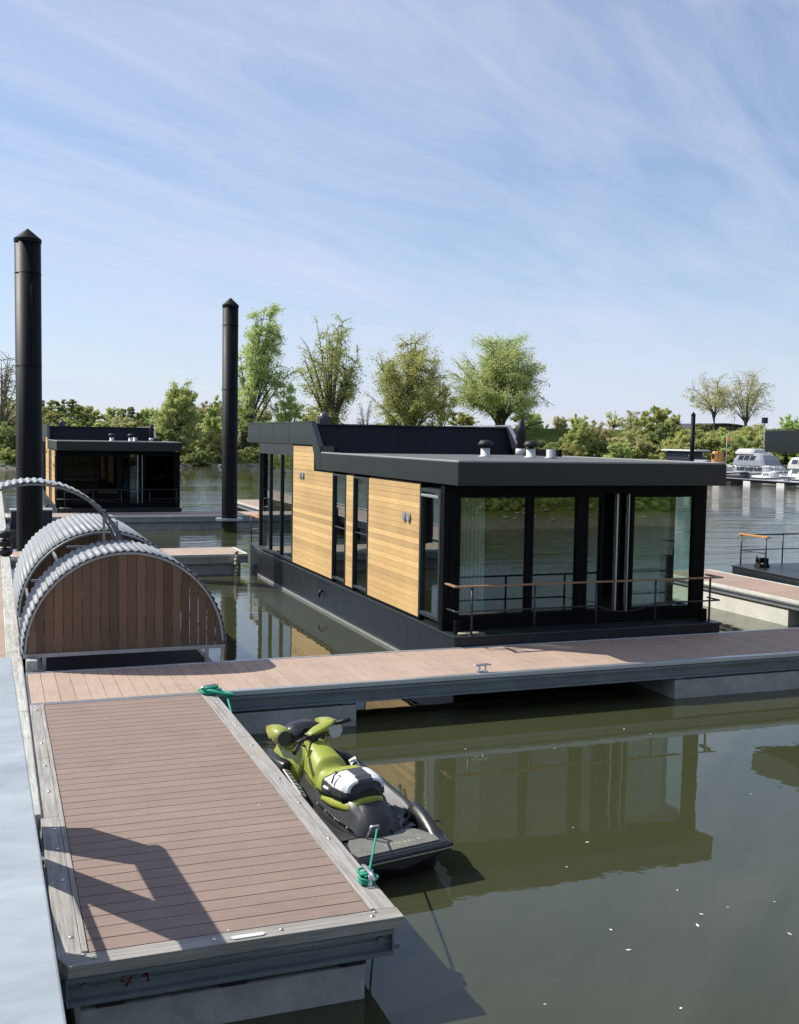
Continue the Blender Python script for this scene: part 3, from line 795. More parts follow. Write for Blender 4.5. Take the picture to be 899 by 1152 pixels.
def curtain(t, p0, p1, z0, z1, folds, amp=.05, seed=1, pull=0., mat='curtain'):
    rnd = random.Random(seed)
    m = MB(); n = folds*8
    p0 = Vector(p0); p1 = Vector(p1); d = (p1-p0); L = d.length; d.normalize(); nrm = Vector((-d.y, d.x))
    ph = [rnd.uniform(.7, 1.3) for _ in range(folds+1)]
    rows = 7
    v = []
    for r in range(rows):
        q = r/(rows-1)
        for i in range(n+1):
            u = i/n; k = int(u*folds)
            a = amp*ph[min(k, folds)]*(1+.5*(1-q))
            s = u*L*(1-pull*math.sin(PI*min(1, q*1.05))**2 if pull else 1)
            p = p0+d*s+nrm*a*math.sin(2*PI*u*folds)
            v.append((p.x, p.y, z0+(z1-z0)*q))
    f = [(r*(n+1)+i, r*(n+1)+i+1, (r+1)*(n+1)+i+1, (r+1)*(n+1)+i) for r in range(rows-1) for i in range(n)]
    m.add(v, f, True)
    return m.build('curtain', mat, t, fix=False)

def houseboat(x, y, label, W=5.6, L=16.5, over=1.57, stern=2.3, rail0=.55, inset=.28):
    """front-left corner at x, y; bow terrace faces -y. Walls at x .. x+W"""
    t = thing('houseboat', label, 'houseboat', (x, y, 0), 'black houseboats with flat roofs')
    DZ = .74
    yr = y+L                       # roof end at the back
    yw = yr-over                   # rear wall
    yf = y+.58                     # front glazing plane
    # hull
    hl = [(x, y+.02), (x+W, y+.02), (x+W, yw+.05), (x+W-.25, yw+stern), (x+.25, yw+stern), (x, yw+.05)]
    m = MB(); m.prism(hl, 'Z', -.7, DZ-.035)
    h = m.build('hull', 'hull_paint', t, bevel=.02)
    m = MB()
    def ringw(m, off, za, zb):
        c = Vector((x+W/2, y+L/2))
        P = [(p[0]+math.copysign(off, p[0]-c.x), p[1]+math.copysign(off, p[1]-c.y)) for p in hl]
        m.prism(P, 'Z', za, zb)
    ringw(m, .006, -.075, -.02); m.build('waterline_stripe', 'vent_grey', h)
    m = MB(); ringw(m, .025, DZ-.034, DZ)
    m.build('deck', 'anthracite_frame', t, bevel=.008)
    m = MB(); m.tube([(x-.0, y+8.1, .42), (x-.07, y+8.1, .40), (x-.09, y+8.1, .30)], .035, 8); m.tube([(x-.09, y+8.1, .3), (x-.09, y+8.1, .26)], .03, 8)
    m.build('drain_outlet', 'rubber', h)
    # interior
    m = MB(); m.box(x+.13, x+W-.13, yf+.12, yw-.1, DZ+.002, DZ+.03); m.build('floor', 'floor_wood', t)
    m = MB(); m.box(x+.13, x+W-.13, yf+.12, yw-.1, 3.24, 3.28); m.build('ceiling', 'inner_wall', t)
    m = MB(); m.box(x+.13, x+W-1.9, yf+7.2, yf+7.3, DZ+.032, 3.238); m.box(x+W-1.9, x+W-1.8, yf+7.2, yw-.3, DZ+.032, 3.238)
    m.box(x+.13, x+3.2, y+10.6, y+10.7, DZ+.032, 3.238)
    m.build('partition', 'inner_wall', t)
    # side walls, left
    S = lambda v: y+v-17.02
    wl = [S(18.80), S(21.76), S(22.83), S(23.33), S(24.40), S(28.00)]
    zt = 3.36
    for sx, X, xi in ((-1, x, x+.12), (1, x+W, x+W-.12)):
        xa, xb = min(X, xi), max(X, xi)
        if sx < 0:
            segs = [(wl[0], wl[1]), (wl[2], wl[3])]
        else:
            segs = [(wl[0], wl[3])]
        for a, b in segs:
            m = MB(); 
            k = math.floor(DZ/.115)
            boards_z(m, X, sx, a, b, DZ+.07, 3.33); m.build('cladding', 'cedar', t)
            m = MB(); m.box(min(X-sx*.03, xi), max(X-sx*.03, xi), a, b, DZ+.001, zt); m.build('wall', 'black_frame', t)
        m = MB(); boards_z(m, X, sx, wl[4] if sx < 0 else wl[3]+.03, wl[5], DZ+.07, 3.33); m.build('cladding', 'cedar', t)
        m = MB(); boards_z(m, X, sx, S(26.02), wl[5], 3.333, 3.94); m.build('cladding', 'cedar', t)
        m = MB(); m.box(min(X-sx*.03, xi), max(X-sx*.03, xi), wl[4] if sx < 0 else wl[3]+.03, wl[5], DZ+.001, 3.97); m.build('wall', 'black_frame', t)
        m = MB()
        m.box(X-.004 if sx < 0 else X-.11, X+.11 if sx < 0 else X+.004, yf+.001, yf+.16, DZ+.001, zt); m.build('corner_post', 'black_frame', t)
        window_unit(t, X, S(17.765), wl[0]-.03, DZ+.14, 3.27, sx, glass='glass_side' if sx < 0 else 'glass_front')
        if sx < 0:
            m = MB(); m.box(X-.035, X-.013, S(17.84), S(18.68), 3.115, 3.17); m.build('sun_blind_box', 'aluminium', t, bevel=.01)
            window_unit(t, X, wl[1]+.02, wl[2]-.02, DZ+.10, 3.33, sx, transom=2.08, fr=.05)
            window_unit(t, X, wl[3]+.02, wl[4]-.02, DZ+.10, 3.33, sx, transom=2.08, fr=.05)
        window_unit(t, X, wl[5]+.03, yw-.02, DZ+.06, 3.74, sx, panes=3)
        m = MB(); m.box(X-.006 if sx < 0 else X-.1, X+.1 if sx < 0 else X+.006, wl[5]+.03, yw-.02, 3.745, 3.975); m.build('header', 'anthracite_frame', t)
        for a, b, z in ((S(26.98), S(27.22), 3.18), (S(19.33), S(19.57), 2.67)):
            for c in (a, b):
                m = MB(); m.tube([(X+sx*.012, c, z), (X+sx*.032, c, z)], .095, 20); m.tube([(X+sx*.032, c, z), (X+sx*.04, c, z)], .07, 20)
                m.build('vent_cover', 'vent_grey', t)
    # rear wall
    m = MB(); m.box(x+.13, x+W-.13, yw-.06, yw, 3.5, 3.97); m.build('wall', 'black_frame', t)
    for a in range(3):
        q = (W-.26)/3
        window_front(t, yw-.1, x+.13+a*q, x+.13+(a+1)*q, DZ+.05, 3.49, glass='glass_side')
    # front glazing
    G = lambda v: x+v-7.51
    m = MB(); m.box(x+.115, x+W-.115, yf, yf+.1, 3.215, zt); m.box(x+.115, x+W-.115, yf+.001, yf+.1, DZ+.001, DZ+.19)
    m.box(G(7.63), G(7.76), yf+.002, yf+.1, DZ+.19, 3.215); m.box(G(12.9), x+W-.115, yf+.002, yf+.1, DZ+.19, 3.215); m.box(G(10.29), G(10.39), yf+.002, yf+.1, DZ+.19, 3.215)
    m.build('front_frame', 'black_frame', t)
    window_front(t, yf+.01, G(7.765), G(9.235), DZ+.195, 3.21)
    window_front(t, yf+.01, G(9.24), G(10.285), DZ+.195, 3.21)
    window_front(t, yf+.01, G(10.395), G(10.80), DZ+.195, 3.21)
    window_front(t, yf+.01, G(11.40), G(12.895), DZ+.195, 3.21)
    d = window_front(t, yf+.16, G(11.19), G(12.5), DZ+.195, 3.20, name='sliding_door', fr=.055)
    m = MB(); m.box(G(11.155), G(11.187), yf+.12, yf+.22, DZ+.2, 3.2); m.box(G(11.352), G(11.372), yf+.02, yf+.09, DZ+.2, 3.2); m.build('door_edge', 'aluminium', d)
    # curtains
    curtain(t, (G(7.9), yf+.36), (G(8.50), yf+.42), DZ+.05, 3.15, 7, .05, 3)
    curtain(t, (G(12.2), yf+.46), (G(12.55), yf+.46), DZ+.05, 3.15, 4, .05, 5, mat='curtain_dark')
    curtain(t, (x+.28, S(18.5)), (x+.30, S(18.75)), DZ+.05, 3.15, 3, .04, 6)
    # roof: lower slab with deep fascia
    ys0 = S(25.40)
    m = MB(); m.box(x-.004, x+W+.004, y, ys0+.05, 3.385, 3.79); m.box(x+.13, x+W-.13, ys0+.051, S(26.6), 3.386, 3.78); m.build('roof', 'anthracite', t, bevel=.008)
    for bxs in [(x-.0055, x-.003, y+q-.004, y+q+.004, 3.386, 3.789) for q in (3.0, 6.1)]+[(x+q-.004, x+q+.004, y-.0015, y+.001, 3.386, 3.789) for q in (1.9, 3.75)]+[(x-.0085, x-.005, yr-q-.004, yr-q+.004, 3.99, 4.545) for q in (1.6, 3.3, 5.0)]:
        MB().box(*bxs).build('panel_joint', 'rubber', t)
    m = MB(); m.box(x+.06, x+W-.06, y+.06, ys0-.1, 3.792, 3.80); m.build('roof_covering', 'roof_gravel', t)
    m = MB()
    m.box(x+.0, x+W-.0, y+.002, y+.055, 3.791, 3.825); m.box(x+.0, x+.055, y+.056, ys0, 3.791, 3.825); m.box(x+W-.055, x+W, y+.056, ys0, 3.791, 3.825)
    m.build('roof_edge', 'vent_grey', t, bevel=.006)
    # raised rear roof with sloping cheeks
    for X, s in ((x-.006, 1), (x+W+.006, -1)):
        xa, xb = (X, X+.12) if s > 0 else (X-.12, X)
        poly = [(ys0, 3.792), (S(25.72), 3.384), (S(26.12), 3.98), (yr, 4.0), (yr, 4.55), (S(26.28), 4.55)]
        poly = [(S(25.451), 3.792), (S(25.451), 3.384), (S(25.80), 3.384), (S(26.18), 3.985), (yr, 3.985), (yr, 4.55), (S(26.28), 4.55)]
        m = MB(); m.prism(poly, 'X', xa, xb); m.build('roof_cheek', 'anthracite' if s > 0 else 'membrane', t, bevel=.006)
        a = Vector((X+s*.05, S(25.44), 3.83)); b = Vector((X+s*.05, S(26.27), 4.575)); c = Vector((X+s*.05, yr, 4.575))
        m = MB(); m.beam(a, b, .13 if s > 0 else .09, .03); m.beam(b, c, .13 if s > 0 else .09, .03); m.build('cheek_capping', 'aluminium' if s < 0 else 'anthracite_frame', t)
    m = MB(); m.box(x+.115, x+W-.115, yr-.12, yr, 3.985, 4.55); m.build('roof_cheek', 'anthracite', t)
    m = MB(); m.box(x+.115, x+W-.115, S(26.2), yr-.121, 3.98, 4.05)
    m.build('upper_roof', 'membrane', t)
    m = MB(); m.prism([(S(26.05), 3.792), (S(26.15), 3.792), (S(26.45), 4.50), (S(26.35), 4.50)], 'X', x+.116, x+W-.116); 
    m.build('parapet', 'membrane', t)
    m = MB(); m.prism([(S(26.30), 4.502), (S(26.50), 4.502), (S(26.50), 4.53), (S(26.30), 4.53)], 'X', x+.116, x+W-.116); m.build('parapet_capping', 'anthracite_frame', t)
    # roof vents
    for vx, vy, cap in ((10.43, 22.15, 1), (11.30, 21.6, 1), (11.43, 20.9, 0)):
        m = MB(); m.lathe([(.15, 3.80), (.15, 3.82), (.105, 3.83), (.105, 4.0), (0, 4.0)], (G(vx), S(vy), 0), 20)
        v = m.build('vent_pipe', 'vent_white' if cap else 'vent_grey', t)
        if cap:
            m = MB(); m.lathe([(.06, 4.001), (.06, 4.05), (.165, 4.05), (.17, 4.10), (.12, 4.17), (0, 4.19)], (G(vx), S(vy), 0), 20); m.build('vent_cap', 'rubber', v)
    m = MB(); m.lathe([(.13, 3.80), (.13, 3.97), (0, 3.97)], (G(12.78), S(25.0), 0), 18); v = m.build('vent_pipe', 'vent_white', t)
    m = MB(); m.lathe([(.07, 3.971), (.12, 4.0), (.10, 4.15), (.14, 4.2), (.12, 4.35), (.15, 4.40), (.10, 4.55), (.05, 4.7), (0, 4.75)], (G(12.78), S(25.0), 0), 14); m.build('vent_cap', 'rubber', v)
    m = MB(); m.lathe([(.17, 4.0), (.17, 4.55), (.15, 4.75), (.06, 4.86), (0, 4.87)], (G(8.35), S(28.0), 0), 20)
    for k in range(10):
        a = 2*PI*k/10; m.box(G(8.35)+.17*math.cos(a)-.008, G(8.35)+.17*math.cos(a)+.008, S(28.0)+.17*math.sin(a)-.008, S(28.0)+.17*math.sin(a)+.008, 4.2, 4.74)
    m.build('flue', 'ski_grey', t)
    # bow railing
    m = MB()
    yb = y+.04; zt2 = DZ+.86; zm = DZ+.43
    xp = [G(7.84), G(9.08), G(10.35), G(11.63), G(12.86)]
    xl, xr = x+.02, x+W-.02
    m.tube([(xl, y+.42, zm), (xl, yb, zm), (xp[2], yb, zm)], .016, 8); m.tube([(xp[3], yb, zm), (xr, yb, zm), (xr, y+.42, zm)], .016, 8)
    m.tube([(xp[2]+(xp[3]-xp[2])*q/10, yb, zm-.13*math.sin(PI*q/10)) for q in range(11)], .009, 6)
    r = m.build('railing', 'anthracite_frame', t)
    for p in xp:
        m = MB(); m.tube([(p, yb, DZ), (p, yb, zt2)], .02, 10); m.lathe([(.05, DZ), (.05, DZ+.012), (0, DZ+.013)], (p, yb, 0), 10); m.build('post', 'anthracite_frame', r)
    m = MB(); m.box(xl-.05, xr+.05, yb-.04, yb+.04, zt2, zt2+.03); m.box(xl-.04, xl+.04, yb+.041, y+.48, zt2, zt2+.03); m.box(xr-.04, xr+.04, yb+.041, y+.48, zt2, zt2+.03)
    m.build('handrail', 'oak_rail', r, bevel=.01)
    for X in (x+.10, x+W-.30):
        m = MB(); m.box(X, X+.14, y+.22, y+.34, DZ, DZ+.24); m.build('bollard', 'black_frame', t, bevel=.015)
    m = MB()
    m.tube([(x+.12, y+.14, DZ+.02), (x+.36, y+.08, DZ+.03), (x+.62, y+.12, DZ+.02), (x+.3, y+.2, DZ+.025), (x+.12, y+.14, DZ+.03)], .018, 6); m.build('mooring_line', 'rope_pale', t)
    # stern railing on the rear terrace
    m = MB()
    ra, rb = yw+rail0, yw+stern-.05
    for X in (x+inset, x+W-.28):
        m.tube([(X, ra, zm), (X, rb, zm)], .014, 8)
    m.tube([(x+inset, rb, zm), (x+W-.28, rb, zm)], .014, 8); m.tube([(x+inset, rb, zt2), (x+W-.28, rb, zt2)], .02, 8)
    r = m.build('railing', 'anthracite_frame', t)
    for p in ((x+inset, ra), (x+inset, rb), (x+W-.28, ra), (x+W-.28, rb), (x+W*.35, rb), (x+W*.65, rb)):
        m = MB(); m.tube([(p[0], p[1], DZ), (p[0], p[1], zt2)], .02, 8); m.build('post', 'anthracite_frame', r)
    for X in (x+inset, x+W-.28):
        m = MB(); m.box(X-.06, X+.06, ra-.1, rb+.06, zt2+.005, zt2+.05); m.build('handrail', 'orange_wood', r, bevel=.008)
    return t
def boards_z(m, X, sx, a, b, z0, z1, pitch=.115, gap=.005, th=.026):
    k = math.floor(z0/pitch)
    while k*pitch < z1-.005:
        p = max(z0, k*pitch+gap/2); q = min(z1, (k+1)*pitch-gap/2)
        if q-p > .012:
            xa, xb = (X-.001, X-.001+th) if sx < 0 else (X+.001-th, X+.001)
            m.box(xa, xb, a+.004, b-.004, p, q)
        k += 1
H1 = houseboat(7.51, 17.02, 'large black houseboat with golden timber side and glazed front in the middle')
H2 = copy_tree(H1)
H2.location = (2.62, 50.75, 0)
def darker_glass(o):
    if o.type == 'MESH' and o.name.startswith('pane') and o.data.materials[0].name == 'glass_front':
        o.data = o.data.copy(); o.data.materials[0] = MATS['glass_far']
    if o.name.startswith('handrail'):
        o.data = o.data.copy(); o.data.materials[0] = MATS['anthracite_frame']
    for c in o.children: darker_glass(c)
darker_glass(H2)
H2['label'] = 'smaller looking distant black houseboat behind the arched shelters, by the left pile'
H3 = houseboat(19.4, 7.3, 'black houseboat cut off by the right edge, only roof end and stern rail showing', over=2.7, L=16.3, stern=4.2, rail0=3.1, inset=.5)

t = thing('mooring_winch', 'small black winch with rope on the stern deck of the right edge houseboat', 'winch', (20.1, 24.3, .74))
m = MB(); m.box(20.0, 20.35, 24.35, 24.6, .74, .82); m.box(20.02, 20.06, 24.38, 24.57, .82, 1.0); m.box(20.29, 20.33, 24.38, 24.57, .82, 1.0); m.build('base', 'rubber', t, bevel=.01)
m = MB(); m.tube([(20.03, 24.47, .93), (20.33, 24.47, .93)], .075, 14); m.tube([(19.97, 24.47, .93), (20.03, 24.47, .93)], .03, 8); m.build('drum', 'black_frame', t)
m = MB(); m.tube([(19.97, 24.47, .93), (19.95, 24.40, 1.06), (19.90, 24.40, 1.07)], .014, 6); m.build('handle', 'black_frame', t)
# furniture seen through the front glass
t = thing('chair', 'dark dining chair behind the left front window of the main houseboat', 'chair', (9.6, 22.2, .77))
zz0 = .77
m = MB(); m.box(9.38, 9.82, 21.98, 22.42, zz0+.43, zz0+.49); m.build('seat', 'dark_furniture', t, bevel=.015)
m = MB(); m.box(9.36, 9.41, 21.98, 22.42, zz0+.52, zz0+.98); m.build('backrest', 'dark_furniture', t, bevel=.015)
for a in (9.40, 9.80):
    for b in (22.0, 22.4):
        m = MB(); m.tube([(a, b, zz0), (a, b, zz0+.43)], .017, 8); m.build('leg', 'dark_furniture', t)
t = thing('table', 'small dining table inside the main houseboat beside the dark chair', 'table', (10.5, 22.3, .77))
m = MB(); m.box(9.95, 11.05, 21.8, 22.8, zz0+.72, zz0+.76); m.build('tabletop', 'floor_wood', t, bevel=.008)
for a in (10.02, 10.98):
    for b in (21.88, 22.72):
        m = MB(); m.box(a-.025, a+.025, b-.025, b+.025, zz0, zz0+.72); m.build('leg', 'dark_furniture', t)
t = thing('kitchen_cabinet', 'tall dark kitchen cabinet seen through the open sliding door', 'cabinet', (11.9, 21.3, .77))
m = MB(); m.box(11.6, 12.95, 20.6, 21.2, zz0, zz0+2.2); m.build('body', 'dark_furniture', t, bevel=.008)
for k in range(4):
    m = MB(); m.box(11.7, 12.3, 20.57, 20.59, zz0+.35+k*.45, zz0+.365+k*.45); m.build('handle', 'aluminium', t)

# ------------------------------------------------------------------ small things on the docks
def cleat(x, y, z, rot, label):
    t = thing('cleat', label, 'cleat', (x, y, z), local=True)
    t.rotation_euler = (0, 0, rot)
    m = MB(); m.tube([(-.15, 0, .10), (-.08, 0, .112), (.08, 0, .112), (.15, 0, .10)], [.012, .02, .02, .012], 10); m.build('horn', 'steel_bright', t)
    m = MB()
    for s in (-.05, .05): m.lathe([(.03, 0), (.018, .02), (.016, .10), (0, .10)], (s, 0, 0), 10)
    m.box(-.09, .09, -.03, .03, 0, .012)
    m.build('base', 'steel_bright', t)
    return t
cleat(7.12, 15.06, .563, 0, 'steel mooring cleat on the front edge of the cross dock below the houseboat')
cleat(2.80, 14.86, .564, .5, 'cleat wrapped in green rope where the finger dock meets the cross dock')
cleat(2.82, 8.05, .563, PI/2, 'cleat wrapped in green rope on the near corner of the finger dock')

def coil(x, y, z, seed, n=5, r=.09):
    rnd = random.Random(seed); P = []
    for i in range(n*14):
        a = 2*PI*i/14+rnd.uniform(-.1, .1); k = i/(n*14)
        rr = r*(.75+.35*math.sin(a*.37+seed))
        P.append((x+rr*math.cos(a)*1.15, y+rr*math.sin(a)*.8, z+.016+.07*k+.022*math.sin(a*.5+seed)))
    return P
m = MB(); m.tube(coil(2.82, 14.84, .565, 2, 6, .11), .019, 7)
m.tube([(2.66, 14.90, .62), (2.80, 14.70, .64), (2.98, 14.60, .60), (3.10, 14.60, .575), (3.06, 14.74, .57), (2.88, 14.84, .62)], .022, 7)
m.tube([(3.0, 14.62, .57), (3.0, 14.3, .40), (3.04, 13.6, .22), (3.15, 12.9, .24), (3.27, 12.40, .40)], .013, 7)
tag(m.build('mooring_rope', 'rope_green'), 'green rope heaped on the far corner of the finger dock', 'rope')
m = MB(); m.tube(coil(2.82, 8.05, .565, 5, 5, .065), .0115, 7); m.tube(coil(2.81, 8.10, .585, 8, 3, .05), .0115, 7)
m.tube([(2.83, 8.06, .64), (3.05, 8.61, .55), (3.27, 9.16, .45), (3.49, 9.72, .35)], .010, 7)
tag(m.build('mooring_rope', 'rope_green'), 'green rope tied from the near dock corner to the watercraft stern', 'rope')
m = MB()
for k in range(9): m.lathe([(.0, 0), (.05, .0), (.07, .05), (.05, .10), (0, .10)], (6.9+.02*math.sin(k*2), 32.30, -.35+k*.115), 10)
tag(m.build('mooring_chain', 'rope_pale'), 'pale chain hanging into the water below the jetty beside the houseboat', 'chain')
t = thing('fender', 'black ribbed rubber fender standing on the walkway beside the left pile', 'fender', (.26, 33, .6))
m = MB()
for k in range(3): m.lathe([(.05, .0), (.19, .03), (.22, .12), (.19, .21), (.05, .24)], (.26, 33, .6+k*.25), 18)
m.build('roller', 'rubber', t)
MB().lathe([(.05, -.02), (.05, .8), (0, .8)], (.26, 33, .6), 8).build('spindle', 'vent_white', t)
t = thing('storage_box', 'low black storage box on the pontoon behind the left pile', 'box', (1.3, 47.6, .5))
m = MB(); m.box(.6, 2.2, 46.2, 47.2, .25, .95); m.build('body', 'navy', t, bevel=.02)
m = MB(); m.box(.56, 2.24, 46.16, 47.24, .955, 1.03); m.build('lid', 'vent_grey', t, bevel=.02)
# petals adrift
rnd = random.Random(4)
pm = None
for (px, py) in ((236, 111), (603, 80), (551, 71), (478, 296), (450, 267), (437, 345), (657, 391), (697, 461), (705, 439), (850, 414), (880, 478), (525, 470), (394, 618), (664, 626), (413, 110), (757, 425), (560, 690-180), (803, 200)):
    X, Y = 390+px/1.766, 780+py/1.766
    d = CR*((X-449.5)/F)-CU*((Y-576)/F)+fw
    k = (CH-WL)/-d.z
    p = Vector((0, 0, CH))+d*k
    if pm is None:
        m = MB(); m.add([(.045*math.cos(a)*(1+.3*math.sin(2*a)), .022*math.sin(a), .004+.006*math.cos(a)) for a in [2*PI*j/10 for j in range(10)]], [tuple(range(10))])
        o = m.build('floating_petal', 'petal', fix=False); pm = o
    else:
        o = pm.copy(); COL.objects.link(o)
    o.location = (p.x, p.y, WL+.001); o.rotation_euler = (0, 0, rnd.uniform(0, 6)); s = rnd.uniform(.35, .75); o.scale = (s*.7, s*.7, s*.7)
    tag(o, 'tiny pale petal floating on the green water', 'petal', 'petals floating on the water')

# ------------------------------------------------------------------ personal watercraft
SK = thing('personal_watercraft', 'green and black personal watercraft with white seat patch moored beside the finger dock', 'watercraft', (3.47, 10.88, -.07), local=True)
SK.rotation_euler = (math.radians(-1.0), math.radians(-2.0), math.radians(7))
def interp(tab, y):
    for a, b in zip(tab, tab[1:]):
        if y <= b[0]:
            u = (y-a[0])/(b[0]-a[0]); u = u*u*(3-2*u)*.5+u*.5
            return [a[k]+(b[k]-a[k])*u for k in range(1, len(a))]
    return list(tab[-1][1:])
# hull below the bond line: y, half width, keel z, rail z
HT = [(-1.52, .53, .11, .24), (-1.44, .545, .05, .24), (-1.28, .575, -.2, .24), (-.6, .60, -.24, .25), (.3, .585, -.26, .29), (.9, .48, -.22, .38), (1.25, .32, -.1, .47), (1.48, .14, .12, .53), (1.56, .03, .35, .55)]
secs = []
ysk = [-1.52+3.08*i/30 for i in range(31)]
for y in ysk:
    hw, kz, rzz = interp(HT, y)
    secs.append([(-hw, y, rzz), (-hw*.97, y, max(kz+.085, rzz-.10)), (-hw*.75, y, kz+.08), (0, y, kz), (hw*.75, y, kz+.08), (hw*.97, y, max(kz+.085, rzz-.10)), (hw, y, rzz), (hw*.5, y, rzz), (0, y, rzz), (-hw*.5, y, rzz)])
m = MB(); m.loft(secs); m.build('hull', 'ski_black', SK)
# rubber rail round the gunwale
P = []
for y in ysk:
    hw, kz, rzz = interp(HT, y); P.append((hw, y, rzz+.01))
Q = [(-p[0], p[1], p[2]) for p in reversed(P)]
loop = P+Q[1:]
st = [(.53-1.06*i/6, -1.53, .25) for i in range(1, 6)]
loop = loop+[(-q[0], q[1], q[2]) for q in st]
m = MB(); m.tube(loop, .026, 8, closed=True); rl = m.build('bumper', 'ski_black', SK)
m = MB(); m.tube([(p[0]*1.03, p[1]-(.02 if p[1] < -1.5 else 0), p[2]-.022) for p in loop], .009, 6, closed=True); m.build('trim_strip', 'ski_trim', rl)
# deck top: raised gunwales and stepped footwells
secs = []
for y in [-1.0+2.5*i/26 for i in range(27)]:
    hw, kz, rzz = interp(HT, y)
    g = interp([(-1.0, .06), (-.5, .17), (.2, .22), (.8, .24), (1.3, .12), (1.6, .03)], y)[0]
    fl = interp([(-1.0, .05), (-.5, .04), (.4, .03), (.7, .12), (1.0, .24), (1.6, .06)], y)[0]
    ww = max(.02, hw-.015)
    c = interp([(-1.0, .03), (.5, .03), (.9, .24), (1.2, .22), (1.6, .05)], y)[0]
    secs.append([(-ww, y, rzz+.01), (-ww*.96, y, rzz+g), (-ww*.84, y, rzz+g), (-ww*.76, y, rzz+fl), (-ww*.45, y, rzz+fl), (0, y, rzz+c), (ww*.45, y, rzz+fl), (ww*.76, y, rzz+fl), (ww*.84, y, rzz+g), (ww*.96, y, rzz+g), (ww, y, rzz+.01)])
m = MB(); m.loft(secs, ring=False); m.build('deck', 'ski_grey', SK, fix=False)
# stern platform with raised rim and mat
m = MB(); m.prism([(-.52, -1.50), (.52, -1.50), (.555, -1.3), (.575, -.98), (-.575, -.98), (-.555, -1.3)], 'Z', .245, .275); m.build('stern_platform', 'ski_black', SK, bevel=.012)
m = MB(); m.prism([(-.44, -1.44), (.44, -1.44), (.47, -1.25), (.30, -.92), (-.30, -.92), (-.47, -1.25)], 'Z', .276, .286)
pm2 = m.build('stern_mat', 'ski_mat', SK)
m = MB()
for k in range(8):   # worn pale lettering-like marks moulded in the mat
    X = -.10+k*.052
    m.box(X, X+.03, -1.33, -1.325+.03, .2862, .2885) if k % 3 else m.box(X, X+.012, -1.345, -1.29, .2862, .2885)
m.build('mat_marking', 'ski_trim', pm2)
for s in (-1, 1):
    secs = []
    for i in range(9):
        u = i/8; y = -1.46+u*.75
        w_ = .50+.06*u; h_ = .275+.17*math.sin(u*PI*.5)**1.3
        secs.append([(s*(w_+.045), y, .25), (s*(w_+.035), y, h_-.03), (s*w_, y, h_), (s*(w_-.05), y, h_-.03), (s*(w_-.10-.06*u), y, .272)])
    m = MB(); m.loft(secs, ring=True); m.build('gunwale', 'ski_black', SK)
# seat pedestal
secs = []
for y in [-1.06+1.75*i/22 for i in range(23)]:
    wb, wt_, zb, zt_ = interp([(-1.06, .17, .10, .25, .30), (-.98, .27, .16, .26, .43), (-.72, .32, .20, .27, .57), (-.4, .33, .20, .27, .58), (0, .30, .17, .27, .58), (.7, .30, .2, .27, .60)], y)
    secs.append([(-wb, y, zb), (-wb*.92, y, zb+(zt_-zb)*.35), (-wt_*1.08, y, zb+(zt_-zb)*.75), (-wt_, y, zt_), (0, y, zt_+.01), (wt_, y, zt_), (wt_*1.08, y, zb+(zt_-zb)*.75), (wb*.92, y, zb+(zt_-zb)*.35), (wb, y, zb)])
m = MB(); m.loft(secs); pd = m.build('pedestal', 'ski_grey', SK)
for s in (-1, 1):   # moulded side panels with a seam and its pins, dark tail between them
    pts = [(s*.315, -.10, .42), (s*.33, -.40, .415), (s*.325, -.68, .395), (s*.27, -.92, .345)]
    m = MB(); m.tube(pts, .007, 6); m.build('seam', 'ski_black', pd)
    for k in range(4):
        u = .1+.27*k; i = min(2, int(u*3)); v = u*3-i; p = Vector(pts[i])*(1-v)+Vector(pts[i+1])*v
        m = MB(); m.tube([p, p+Vector((s*.012, 0, .003))], .012, 8); m.build('rivet', 'ski_trim', pd)
m = MB(); m.loft([[(x, y, z+.012) for x, z in ((-.15*w_, zb), (-.11*w_, zt_), (.11*w_, zt_), (.15*w_, zb))] for y, w_, zb, zt_ in ((-1.075, .9, .25, .315), (-.99, 1.0, .30, .44), (-.86, 1.1, .36, .51), (-.72, 1.2, .4, .575))], ring=False); m.build('tail_panel', 'ski_black', SK, fix=False)
m = MB()
m.tube([(.30, -.95, .30), (.46, -.80, .33), (.50, -.55, .36)], .02, 6); m.build('reboarding_strap', 'rubber', SK)
# seat: green front saddle, rear hump
def seat_loft(tab, n, exp=2.6, k=17):
    secs = []
    y0, y1 = tab[0][0], tab[-1][0]
    for i in range(n+1):
        y = y0+(y1-y0)*i/n
        hw, zb, zt_ = interp(tab, y)
        S = []
        for j in range(k):
            a = PI*j/(k-1)
            c, s_ = math.cos(a), math.sin(a)
            S.append((hw*math.copysign(abs(c)**(2/exp), c), y, zb+(zt_-zb)*abs(s_)**(2/exp)))
        secs.append(S)
    return secs
m = MB(); m.loft(seat_loft([(-.14, .235, .44, .70), (0, .225, .42, .665), (.10, .215, .42, .675), (.20, .225, .44, .775), (.38, .215, .46, .82), (.55, .18, .5, .86), (.64, .10, .6, .84)], 36)); m.build('seat', 'ski_green', SK)
m = MB(); rt = [(-.72, .16, .60, .73), (-.70, .215, .585, .765), (-.62, .25, .56, .79), (-.42, .262, .54, .80), (-.20, .25, .50, .765), (-.0, .230, .46, .675)]
S = seat_loft(rt, 80, 3.2, 61)
m.loft(S)
# colour panels of the cushion: white sides, grey centre band, green at the front
rs = m.build('rear_seat', ['ski_white', 'ski_grey', 'ski_green', 'ski_black'], SK)
for p in rs.data.polygons:
    c = p.center; hw = .25
    lim = -.13-1.9*max(0, c.z-.64)
    if c.y > lim+.035: p.material_index = 2
    elif c.y > lim or c.z < .655: p.material_index = 1
    elif abs(c.x) < .085: p.material_index = 1
    elif c.y < -.708: p.material_index = 3
